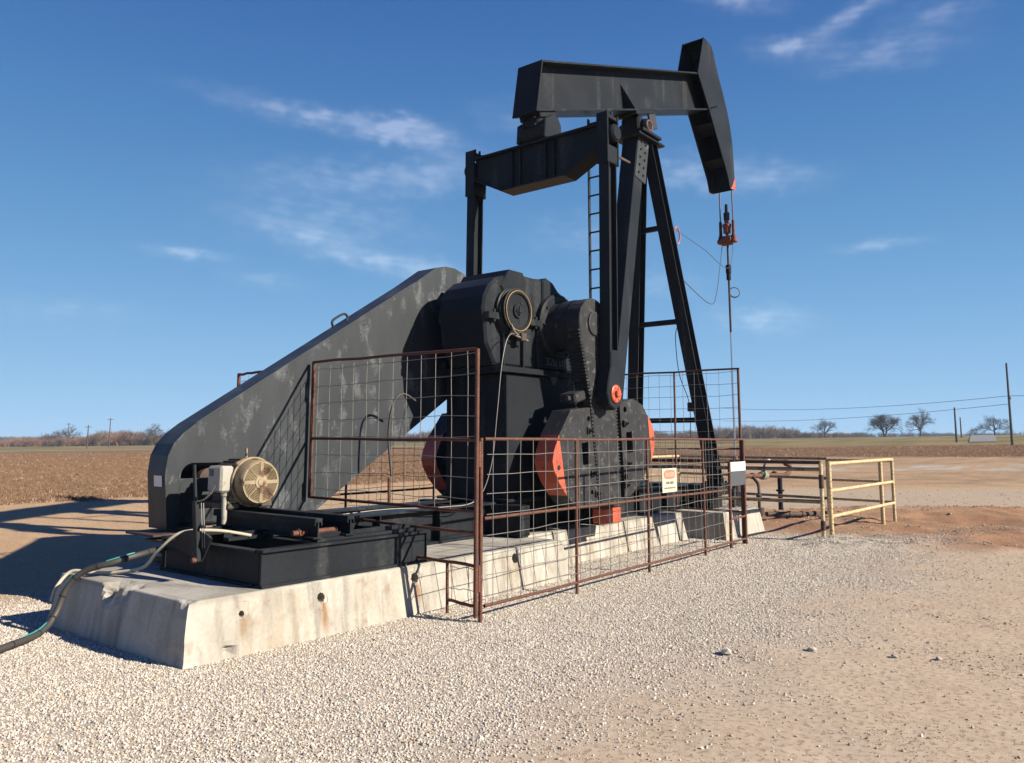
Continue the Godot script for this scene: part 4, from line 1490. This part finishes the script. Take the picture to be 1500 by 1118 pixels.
func make_fences() -> void:
	# low front panel along the unit
	var a := V(5.25, 0, -4.53)
	var c := V(11.50, 0, -4.81)
	var L := (c - a).length()
	fence("wire_fence", "low rusty pipe fence with galvanised mesh along the counterweight side", a, c,
		[[0.0, -.05, 1.52, .019], [1.54, -.05, 1.5, .0165], [3.13, -.05, 1.5, .0165], [4.76, -.05, 1.5, .0165], [5.66, -.06, 1.2, .022], [L, -.06, 1.5, .022]],
		[[0.05, L - .02, 1.505, 1.515], [0.05, L - .7, .84, .81], [0.05, L - .02, .115, .08], [5.68, L - .02, .40, .40]], [[.05, 5.62, .12, 1.5]], .203, .168, 3)
	# high end panel beside the motor, cut to step over the foundation
	a = V(5.20, 0, -4.54)
	c = V(5.36, 0, -6.99)
	L = (c - a).length()
	var f1 := fence("wire_fence", "tall rusty pipe fence panel with mesh between motor and gear reducer", a, c,
		[[0.0, .04, 2.285, .02], [.34, .03, .46, .014], [L, .9, 2.33, .02], [1.15, .9, 1.15, .013]],
		[[0.0, L, 2.285, 2.33], [0.0, L, 1.50, 1.52], [0.0, L, .90, .91], [0.0, 1.55, .72, .73], [0.0, .75, .455, .46], [0.0, .34, .13, .14]], [[.02, L - .02, .91, 2.28], [.0, .33, .15, .45]], .205, .178, 4)
	var st := stool()
	for q in [[2.06, .1], [1.02, .08]]:
		tube(st, V(5.352, q[0] - q[1], -6.955), V(5.352, q[0] + q[1], -6.955), .018, .018, 8)
	obj("hinge", st, M["rust"], f1)
	for q in [1.38, .35]:
		st = stool()
		bx(st, V(5.225, q, -4.535), V(.03, .22, .04), .006)
		obj("latch_plate", st, M["rust"], f1)
	# its far twin past the guard
	a = V(5.2, 0, -7.62)
	c = V(5.2, 0, -8.14)
	L = (c - a).length()
	fence("wire_fence", "short rusty fence panel rising behind the slanted belt guard", a, c, [[0.0, 0, 2.25, .018], [L, -.05, 2.24, .02]], [[0, L, 2.25, 2.24], [0, L, 1.5, 1.5], [0, L, .9, .9]], [[.03, L - .02, .12, 2.22]], .205, .178, 5)
	# high panel at the well end
	a = V(11.50, 0, -4.83)
	c = V(11.56, 0, -8.10)
	L = (c - a).length()
	fence("wire_fence", "tall rusty pipe fence panel with mesh crossing beside the samson post", a, c,
		[[0.02, .0, 2.565, .02], [1.09, .45, 2.57, .016], [2.2, .45, 2.58, .016], [L, -.05, 2.585, .02]],
		[[0, L, 2.565, 2.585], [0, L, 1.37, 1.34], [0, L, .46, .45]], [[.03, L - .03, .48, 2.56]], .205, .178, 6)
	# low panel along the far side
	a = V(5.22, 0, -8.16)
	c = V(11.54, 0, -8.16)
	L = (c - a).length()
	fence("wire_fence", "low rusty pipe fence with mesh on the field side of the unit", a, c,
		[[.02, -.05, 1.5, .018], [1.6, -.05, 1.5, .016], [3.2, -.05, 1.5, .016], [4.8, -.05, 1.5, .016], [L - .03, -.05, 1.5, .018]],
		[[0, L, 1.5, 1.5], [0, L, .82, .82], [0, L, .1, .1]], [[.03, L - .03, .12, 1.49]], .205, .168, 7)
	# warning sign wired to the front panel
	var B := Basis(V(0, 1, 0), atan2(.28, 6.25))
	var sg := thing("warning_sign", "small cream warning sign with red oval wired to mesh fence", "sign", V(8.88, 1.02, -4.665))
	st = stool()
	bx(st, V(8.88, 1.02, -4.655), V(.40, .285, .006), .001, B)
	obj("plate", st, M["signcream"], sg)
	st = stool()
	var n := 28
	for k in n:
		var f := func(i: int) -> Vector3:
			var t := TAU * i / n
			var cx: float = sign(cos(t)) * pow(abs(cos(t)), .6) * .165
			var cy: float = sign(sin(t)) * pow(abs(sin(t)), .75) * .056
			return V(8.88, 1.09, -4.655) + B * V(cx, cy, .0048)
		tri(st, V(8.88, 1.09, -4.655) + B * V(0, 0, .0048), f.call(k), f.call(k + 1))
	obj("red_oval", st, M["signred"], sg)
	for q in [["DANGER", 1.09, .0013, "signcream"], ["THIS UNIT", .992, .00095, "signtext"], ["STARTS AUTOMATICALLY", .93, .00055, "signtext"]]:
		var tm := TextMesh.new()
		tm.text = q[0]
		tm.font = SystemFont.new()
		tm.font_size = 48
		tm.pixel_size = q[2]
		tm.depth = .002
		var o := obj("lettering", tm, M[q[3]], sg)
		o.position += V(8.88, q[1], -4.655) + B * V(0, 0, .0065)
		o.basis = B
	# covered name board between the last two posts
	var nb := thing("name_board", "board with white upper half and slate lower half between fence posts", "sign", V(11.2, 1.0, -4.80))
	st = stool()
	bx(st, V(11.20, 1.125, -4.775), V(.60, .13, .010), .002, B)
	obj("white_half", st, M["white"], nb)
	st = stool()
	bx(st, V(11.20, .955, -4.775), V(.60, .20, .009), .002, B)
	obj("slate_half", st, M["slate"], nb)

func make_railing() -> void:
	var t := thing("guard_rail", "rusty pale yellow pipe guard rail standing on reddish soil by the well", "railing", V(12.7, 0, -3.95))
	var y: Material = M["yellow"]
	var P := func(x: float, z: float, h: float) -> Vector3: return V(x, h, z)
	# near run, from the thick corner post to the far corner
	var A := V(12.60, 0, -3.93)
	var A2 := V(12.50, 0, -4.02)
	var Bm := V(15.36, 0, -3.90)
	var C := V(16.0, 0, -3.86)
	for q in [[A, 1.17, .034], [A2, 1.17, .03], [Bm, 1.17, .036], [C, 1.17, .03], [V(16.25, 0, -5.1), 1.16, .03], [V(16.9, 0, -8.6), 1.16, .03], [V(12.1, 0, -8.5), 1.16, .03]]:
		var st := stool()
		tube(st, q[0] + V(0, -.06, 0), q[0] + V(0, q[1], 0), q[2], q[2], 12)
		obj("post", st, y, t)
	for h in [[1.145, .03], [.74, .028], [.36, .028]]:
		var st := stool()
		tube(st, A + V(0, h[0], 0), C + V(0, h[0] + .005, 0), h[1], h[1], 10)
		obj("rail", st, y, t)
	# the run across, behind the wellhead, and the far side: weathered
	for h in [1.12, .74, .38]:
		var st := stool()
		tube(st, C + V(.0, h, 0), V(16.25, h, -5.1), .026, .026, 9)
		obj("rail", st, y, t)
	for h in [1.14, .76, .38]:
		var st := stool()
		tube(st, V(16.25, h, -5.1), V(16.9, h, -8.6), .028, .028, 9)
		obj("rail", st, M["tan"], t)
		st = stool()
		tube(st, V(16.9, h, -8.6), V(12.1, h, -8.5), .028, .028, 9)
		obj("rail", st, y if h > 1.0 else M["tan"], t)
	for h in [1.165, 1.06, .58]:
		var st := stool()
		tube(st, A2 + V(0, h, 0), V(12.1, h, -8.5), .028 if h > 1.1 else .03, -1.0, 9)
		obj("rail", st, M["darkrust"] if h > 1.1 else M["tan"], t)
	var st := stool()
	tube(st, A2 + V(0.0, .16, 0), A2 + V(0, .30, 0), .036, .036, 10)
	tube(st, A2 + V(0.0, .78, 0), A2 + V(0, .98, 0), .036, .036, 10)
	obj("hinge_sleeve", st, M["darkrust"], t)

func make_wellhead() -> void:
	var t := thing("wellhead", "rusty wellhead with stuffing box and flow line valves under the rod", "wellhead", V(15.03, 0, ZC))
	var r: Material = M["rust"]
	var d: Material = M["darkrust"]
	var st := stool()
	lathe(st, V(15.03, -.02, ZC), V(0, 1, 0), [[0, .16], [.22, .16], [.22, .2], [.28, .2], [.28, .11], [.52, .11], [.52, .15], [.57, .15], [.57, .085], [.74, .085]], 20)
	obj("casing_head", st, d, t)
	st = stool()
	lathe(st, V(15.03, .72, ZC), V(0, 1, 0), [[0, .09], [.16, .09], [.18, .075], [.30, .06], [.30, .075], [.40, .075], [.42, .05], [.47, .045], [.47, .02]], 18)
	bx(st, V(15.03, 1.08, ZC), V(.20, .05, .07), .01)
	obj("stuffing_box", st, M["redpaint"], t)
	st = stool()
	tube(st, V(15.03, .80, ZC), V(17.45, .76, ZC + .1), .045, .045, 12)
	for x in [15.3, 15.75, 16.2, 16.95]: tube(st, V(x, .79, ZC + .02), V(x + .09, .788, ZC + .02), .062, .062, 12)
	obj("flow_line", st, r, t)
	st = stool()
	lathe(st, V(16.3, .78, ZC + .05), V(1, 0, 0), [[-.14, .05], [-.12, .08], [-.06, .085], [.06, .085], [.12, .08], [.14, .05]], 14)
	lathe(st, V(16.3, .80, ZC + .05), V(.3, 1, 0), [[0, .06], [.12, .05], [.14, .025], [.2, .022]], 12)
	var vb := obj("valve", st, M["valvegreen"], t)
	st = stool()
	bar(st, V(16.36, .99, ZC + .05), V(16.68, 1.16, ZC + .08), .02, .045, .006)
	obj("valve_handle", st, M["white"], vb)
	st = stool()
	path_tube(st, smooth_path([V(17.35, .76, ZC + .1), V(17.6, .80, ZC + .1), V(17.68, .92, ZC + .1), V(17.55, 1.0, ZC + .1)]), .05, 10)
	tube(st, V(17.5, .99, ZC + .1), V(17.44, 1.03, ZC + .1), .066, .066, 10)
	obj("elbow", st, r, t)
	st = stool()
	tube(st, V(17.12, .74, ZC + .08), V(17.12, -.04, ZC + .08), .05, .05, 12)
	tube(st, V(17.12, .42, ZC + .08), V(17.12, .46, ZC + .08), .085, .085, 12)
	obj("riser", st, M["black"], t)
	st = stool()
	path_tube(st, smooth_path([V(15.7, .78, ZC + .05), V(15.6, .66, ZC + .2), V(15.45, .55, ZC + .28), V(15.4, .38, ZC + .3), V(15.4, .16, ZC + .3)]), .032, 8)
	lathe(st, V(15.4, .46, ZC + .3), V(0, -1, 0), [[0, .03], [.02, .055], [.10, .055], [.12, .03]], 10)
	lathe(st, V(15.4, .20, ZC + .3), V(0, -1, 0), [[0, .04], [.0, .09], [.15, .09], [.15, 0]], 12)
	obj("bleed_pipe", st, d, t)
	st = stool()
	tube(st, V(14.6, .16, ZC + .75), V(16.5, .07, ZC + 1.5), .045, .045, 10)
	for k in 6: tube(st, V(14.8, .15, ZC + .83).lerp(V(16.4, .075, ZC + 1.46), k / 5.0), V(14.86, .147, ZC + .853).lerp(V(16.46, .072, ZC + 1.483), k / 5.0), .058, .058, 10)
	obj("ground_pipe", st, d, t)
	var pb := thing("meter_can", "small pale cylinder and grey post standing on concrete by the wellhead", "meter", V(13.0, .4, -5.55))
	st = stool()
	lathe(st, V(13.02, .402, -5.5), V(0, 1, 0), [[0, 0], [0, .065], [.24, .065], [.26, .05], [.26, 0]], 16)
	obj("can", st, M["boxgrey"], pb)
	st = stool()
	bx(st, V(12.80, .555, -5.55), V(.07, .30, .07), .008)
	obj("stub_post", st, M["guard"], pb)

# ------------------------------------------------------------------ distance
func grow(st: SurfaceTool, R: RandomNumberGenerator, p: Vector3, d: Vector3, len: float, r: float, depth: int, spread: float) -> void:
	var q := p + d * len
	tube(st, p, q, r, r * .7, 5 if depth > 3 else 3, false)
	if depth <= 0: return
	var n := 3
	for k in n:
		var ax := d.cross(V(R.randf_range(-1, 1), R.randf_range(-1, 1), R.randf_range(-1, 1))).normalized()
		var nd := d.rotated(ax, R.randf_range(.2, spread))
		nd = (nd + V(0, .02, 0)).normalized()
		grow(st, R, p.lerp(q, R.randf_range(.45, 1.0)), nd, len * R.randf_range(.62, .88), r * .64, depth - 1, spread)

func bare_tree(label: String, at: Vector3, h: float, wide: float, sd: int, depth := 6) -> void:
	var t := thing("bare_tree", label, "tree", at, "bare winter trees beyond the field")
	var R := RandomNumberGenerator.new()
	R.seed = sd
	var st := stool()
	var stems := 2 if wide > 1.2 else 1
	var tops := []
	for k in stems:
		var lean := V(R.randf_range(-.15, .15), 1, R.randf_range(-.15, .15)).normalized()
		if stems == 2: lean = V(.3 * (1 if k else -1) * .62, 1, .3 * (1 if k else -1) * .78).normalized()
		tube(st, at + V(0, -.2, 0), at + lean * h * .26, h * .034, h * .024, 7, false)
		tops.append([at, lean])
	obj("trunk", st, M["bark"], t)
	st = stool()
	for q in tops:
		for k in 7:
			var az := TAU * (k + R.randf() * .6) / 7.0
			var tilt: float = R.randf_range(.35, 1.15) * minf(wide, 1.15) if k > 0 else .1
			var dirn := V(cos(az) * sin(tilt), cos(tilt), sin(az) * sin(tilt))
			grow(st, R, (q[0] as Vector3) + (q[1] as Vector3) * h * R.randf_range(.16, .26), dirn, h * .24, h * .015, depth - 1, .95)
	obj("crown", st, M["bark"], t)

func view_point(px: float, dist: float) -> Vector3:      # a place at a bearing (tangent right of the view axis) and distance
	var s := (px - 750.0) / 1189.0
	var x := dist * (.7815 + s * .6239)
	var z := dist * (-.6239 + s * .7815)
	return V(x, land(x, z), z)

func make_distance() -> void:
	bare_tree("wide spreading bare oak with twin trunks on the grassy rise", view_point(1298, 235), 8.6, 1.25, 3)
	bare_tree("bare oak with one straight trunk next to the spreading oak", view_point(1350, 245), 8.8, 1.0, 14)
	bare_tree("bare tree standing above the low scrub line", view_point(1210, 300), 8.4, 1.0, 25, 6)
	bare_tree("dense dark bare tree behind the tall leaning utility pole", view_point(1460, 260), 8.6, 1.1, 36)
	bare_tree("small bare tree near the end of the pale farm road", view_point(1430, 330), 5.4, .9, 47, 5)
	bare_tree("pale bare cottonwood rising over the russet thicket behind the pylon", view_point(97, 300), 9.6, 1.1, 58)
	bare_tree("rounded pale bare tree at the thicket end near belt guard", view_point(226, 290), 9.2, 1.15, 69)
	# thickets
	var R := RandomNumberGenerator.new()
	R.seed = 77
	var st := stool()
	for k in 7: grow(st, R, V(R.randf_range(-.25, .25), 0, R.randf_range(-.25, .25)), V(R.randf_range(-.5, .5), 1, R.randf_range(-.5, .5)).normalized(), .36, .018, 3, .8)
	var bush: ArrayMesh = st.commit()
	var m := StandardMaterial3D.new()
	m.vertex_color_use_as_albedo = true
	m.roughness = 1.0
	for pass_ in 3:
		var xf := []
		var cols := []
		var count: int = [700, 750, 900][pass_]
		for k in count:
			var px: float; var d: float; var h: float; var c: Color
			if pass_ == 0:
				px = R.randf_range(-60, 420)
				d = R.randf_range(285, 330)
				h = R.randf_range(2.8, 6.2) * (1.0 + .25 * sin(px * .045))
				if px < 70: h *= .6
				c = Color(0.196, 0.120, 0.086).lerp(Color(0.275, 0.143, 0.081), R.randf())
				if R.randf() < .25: c = Color(0.085, 0.072, 0.055)
			elif pass_ == 1:
				px = R.randf_range(440, 1265)
				d = R.randf_range(300, 360)
				h = R.randf_range(2.2, 6.2) * (1.0 + .2 * sin(px * .03))
				if px > 1150: h *= lerp(1.0, .45, clampf((px - 1150) / 115.0, 0, 1))
				c = Color(0.119, 0.089, 0.072).lerp(Color(0.178, 0.136, 0.106), R.randf())
			else:
				px = R.randf_range(-150, 1650)
				d = R.randf_range(640, 760)
				h = R.randf_range(4.0, 7.5)
				c = Color(0.051, 0.053, 0.051).lerp(Color(0.068, 0.064, 0.055), R.randf())
			var p := view_point(px, d)
			var B := Basis(V(0, 1, 0), R.randf() * TAU).scaled(V(h * R.randf_range(.8, 1.4), h, h * R.randf_range(.8, 1.4)))
			xf.append(Transform3D(B, p + V(0, -.1, 0)))
			cols.append(c * R.randf_range(.8, 1.15))
		multi(["russet_thicket", "scrub_wood", "far_wood"][pass_], bush, xf, cols, m, ["russet bare thicket along the far left edge of the field", "grey brown bare scrub wood behind the pumping unit", "low dark line of woods on the far horizon"][pass_], "woods")
	# utility poles and their wires
	var tops := {}
	for q in [["tall", 1484.0, 100.0, 10.2, "tall leaning utility pole with transformer bracket beside the farm road", 1], ["a", 1402.5, 120.0, 5.2, "short wooden pole without crossarm on the grassy verge", 0], ["b", 1410.0, 165.0, 4.1, "distant short wooden pole with white base near the verge", 0], ["c", 127.0, 200.0, 5.8, "wooden utility pole with crossarm in front of the thicket", 2], ["d", 159.0, 225.0, 8.2, "tallest distant utility pole rising above the thicket", 2], ["e", 98.0, 290.0, 8.4, "faint distant utility pole behind the pale cottonwood", 2]]:
		var p := view_point(q[1], q[2])
		var t := thing("utility_pole", q[4], "pole", p, "utility poles beyond the field")
		st = stool()
		tube(st, p + V(0, -.4, 0), p + V(0, q[3], 0), .16, .11, 9)
		obj("shaft", st, M["wood"], t)
		tops[q[0]] = p + V(0, q[3], 0)
		if q[5] == 2:
			st = stool()
			bar(st, p + V(-.5, q[3] - .5, -.7), p + V(.5, q[3] - .5, .7), .12, .1, .01)
			obj("crossarm", st, M["wood"], t)
		if q[5] == 1:
			st = stool()
			bx(st, p + V(-.15, q[3] * .57, .15), V(.24, .34, .24), .05)
			obj("bracket", st, M["galv"], t)
	var a: Vector3 = tops["tall"] + V(0, -4.1, 0)
	for q in [[a, view_point(1060, 170) + V(0, 7.0, 0), "upper overhead wire strung from the tall leaning pole", .9], [a + V(0, -1.0, 0), view_point(1060, 190) + V(0, 4.6, 0), "lower overhead wire strung from the tall leaning pole", .8], [a, view_point(1600, 80) + V(0, 6.0, 0), "short overhead wire leaving the tall leaning pole for the road", .2]]:
		st = stool()
		var pts := []
		for k in 25:
			var f := k / 24.0
			pts.append((q[0] as Vector3).lerp(q[1], f) - V(0, q[3] * 4.0 * f * (1.0 - f), 0))
		path_tube(st, pts, .028, 4)
		var o := obj("overhead_wire", st, M["wire_far"])
		tag(o, q[2], "wire", "overhead wires")
	# pale road climbing the verge on the right, and the thin track along the field
	st = stool()
	var prev := []
	for k in 25:
		var d: float = 118.0 + k * 6.0
		var l := view_point(1421 + k * .25, d) + V(0, .12, 0)
		var r := view_point(1462 - k * .3, d) + V(0, .12, 0)
		if prev: quad(st, prev[0], prev[1], r, l)
		prev = [l, r]
	var road := obj("road", st, plain("roadpale", lin(.165, .16, .155), .95))
	tag(road, "", "", "", "structure")
	st = stool()
	prev = []
	for k in 41:
		var px := -120.0 + k * 20.0
		var l := view_point(px, 151.0) + V(0, .08, 0)
		var r := view_point(px, 146.0) + V(0, .08, 0)
		if prev: quad(st, prev[1], r, l, prev[0])
		prev = [l, r]
	var path := obj("farm_track", st, plain("trackpale", lin(.4250, .3570, .2805), .95))
	tag(path, "", "", "", "structure")

# ------------------------------------------------------------------ sky
func make_sky() -> Sky:
	var w := 4096
	var h := 2048
	var im := Image.create(w, h, false, Image.FORMAT_RGBA8)
	im.fill(Color(1, 1, 1, 0))
	var n := FastNoiseLite.new()
	n.seed = 5
	n.fractal_octaves = 5
	n.frequency = .5
	var n2 := FastNoiseLite.new()
	n2.seed = 9
	n2.fractal_octaves = 4
	n2.frequency = .22
	# cirrus wisps: azimuth, elevation, half length, half width (degrees), tilt, strength
	var wisps := [[37.5, 22.0, 5.5, .55, -.10, .34], [42.8, 21.6, 2.2, .75, .02, .62], [45.6, 20.9, 2.2, .7, -.25, .30], [41.0, 18.2, 7.0, 1.0, .04, .20], [46.0, 18.8, 3.0, 1.1, .1, .20],
		[38.0, 15.3, 6.0, 1.5, -.05, .15], [37.2, 14.0, 3.6, .55, -.22, .30], [42.0, 12.5, 4.5, .55, -.13, .36], [45.0, 12.0, 2.0, .9, -.2, .20], [29.0, 12.3, 2.0, .32, -.05, .34], [34.0, 10.9, 2.2, .5, -.1, .13],
		[71.5, 25.7, 1.8, .55, -.1, .48], [75.4, 26.9, 2.4, .45, .32, .30], [68.0, 29.0, 2.2, .6, -.25, .34], [77.5, 24.4, 3.4, .9, -.05, .22], [81.0, 26.0, 2.0, .6, -.1, .2],
		[64.5, 18.4, 4.0, .95, -.12, .26], [69.5, 17.6, 3.0, .8, -.05, .24], [68.8, 8.2, 2.6, .8, -.08, .24], [76.3, 12.6, 2.2, .28, .04, .24], [57.0, 14.5, 4.0, 1.2, -.05, .10], [52.0, 22.5, 3.0, 1.0, -.1, .10], [62.0, 11.0, 3.0, .9, -.1, .10], [22.0, 8.0, 4.0, .8, 0, .08],
		[100.0, 22.0, 7.0, 1.0, -.1, .25], [118.0, 16.0, 8.0, 1.4, .05, .25], [-20.0, 20.0, 8.0, 1.2, -.1, .2], [170.0, 25.0, 9.0, 1.5, .1, .25], [-110.0, 18.0, 8.0, 1.3, -.1, .25], [5.0, 27.0, 5.0, .8, -.1, .15]]
	for q in wisps:
		var ce := cos(deg_to_rad(q[1]))
		var ex: float = (q[2] * 2.3 + q[3]) / ce
		var ey: float = q[3] * 3.0 + q[2] * 2.3 * abs(q[4])
		var x0 := int((q[0] - ex ) / 360.0 * w)
		var x1 := int((q[0] + ex ) / 360.0 * w)
		var y0 := int((90.0 - q[1] - ey) / 180.0 * h)
		var y1 := int((90.0 - q[1] + ey) / 180.0 * h)
		for y in range(max(0, y0), min(h / 2 - 4, y1)):
			for x in range(x0, x1):
				var az := (x + .5) / w * 360.0
				var el := 90.0 - (y + .5) / h * 180.0
				var du: float = (az - q[0]) * ce
				var dv: float = el - q[1]
				var a: float = du * cos(q[4]) + dv * sin(q[4])
				var b: float = -du * sin(q[4]) + dv * cos(q[4])
				b += .35 * q[3] * n2.get_noise_2d(az * 2.2, el * 3.0) * 2.0
				var g: float = exp(-(a * a) / (q[2] * q[2]) - (b * b) / (q[3] * q[3]))
				if g < .01: continue
				var fib: float = .74 + .5 * n.get_noise_2d((du - dv * .8) * .55, (dv + du * .12) * 4.0)
				var veil: float = .68 + .65 * n2.get_noise_2d(du * 1.6 + 20.0, dv * 3.5)
				var al: float = q[5] * g * clampf(fib, 0, 1.2) * clampf(veil, 0, 1.2) * 3.6
				var xi := posmod(x, w)
				var old := im.get_pixel(xi, y)
				im.set_pixel(xi, y, Color(1, 1, 1, clampf(1.0 - (1.0 - old.a) * (1.0 - al), 0, .88)))
	# the paler air low over the horizon
	var R := RandomNumberGenerator.new()
	R.seed = 4
	for y in range(0, h / 2 + 2):
		var el := maxf(0.0, 90.0 - (y + .5) / h * 180.0)
		var hz := .98 * exp(-el / 8.5)
		if hz < .004: continue
		for x in w:
			var c: float = im.get_pixel(x, y).a
			var pr := c + hz
			var pg := c * .97 + hz * .72
			var pb := c * .93 + hz * .30
			im.set_pixel(x, y, Color(1.0, pg / pr, pb / pr, clampf(pr + (R.randf() - .5) / 255.0, 0, 1)))
	var m := ProceduralSkyMaterial.new()
	m.sky_top_color = Color(0.061, 0.147, 0.408)
	m.sky_horizon_color = Color(0.309, 0.546, 0.691)
	m.sky_curve = .28
	m.ground_bottom_color = Color(.45, .38, .30)
	m.ground_horizon_color = Color(.60, .58, .55)
	m.sun_angle_max = 1.0
	m.sky_cover = ImageTexture.create_from_image(im)
	m.sky_cover_modulate = Color(.40, .40, .40, 1)
	var s := Sky.new()
	s.sky_material = m
	return s

# ------------------------------------------------------------------ everything
func _ready() -> void:
	NF.seed = 21
	NF.frequency = .05
	NF.fractal_octaves = 3
	# camera: eye 1.5 m up, pitched up 7 degrees, lens axis above the frame's middle
	var cam := Camera3D.new()
	cam.projection = Camera3D.PROJECTION_FRUSTUM
	cam.near = .1
	cam.far = 6000.0
	cam.size = 1118.0 / 1178.0 * cam.near
	cam.frustum_offset = Vector2(0, -60.0 / 1178.0 * cam.near)
	cam.position = V(0, 1.5, 0)
	cam.rotation = V(atan(146.0 / 1178.0), -deg_to_rad(90.0 - 38.6), 0)
	add_child(cam)
	var we := WorldEnvironment.new()
	var env := Environment.new()
	env.background_mode = Environment.BG_SKY
	env.sky = make_sky()
	env.tonemap_mode = Environment.TONE_MAPPER_LINEAR
	env.tonemap_exposure = 2.08
	env.sdfgi_enabled = true
	env.ssao_enabled = true
	env.ssil_enabled = true
	env.fog_enabled = true
	env.fog_density = .0003
	env.fog_light_color = Color(.66, .76, .86)
	we.environment = env
	add_child(we)
	var sun := DirectionalLight3D.new()
	sun.light_color = Color(1.0, .955, .88)
	sun.light_energy = 1.6
	sun.light_angular_distance = .55
	sun.shadow_enabled = true
	add_child(sun)
	sun.look_at_from_position(Vector3.ZERO, -V(.31, .59, 1.0))
	make_materials()
	plain("valvegreen", lin(.17, .185, .125), .6)
	make_ground()
	make_foundation()
	make_distance()
	make_unit()
	make_guard()
	make_skid()
	make_motor()
	make_brake_lever()
	make_cables()
	make_fences()
	make_railing()
	make_wellhead()
	make_rocks()
	make_gravel()
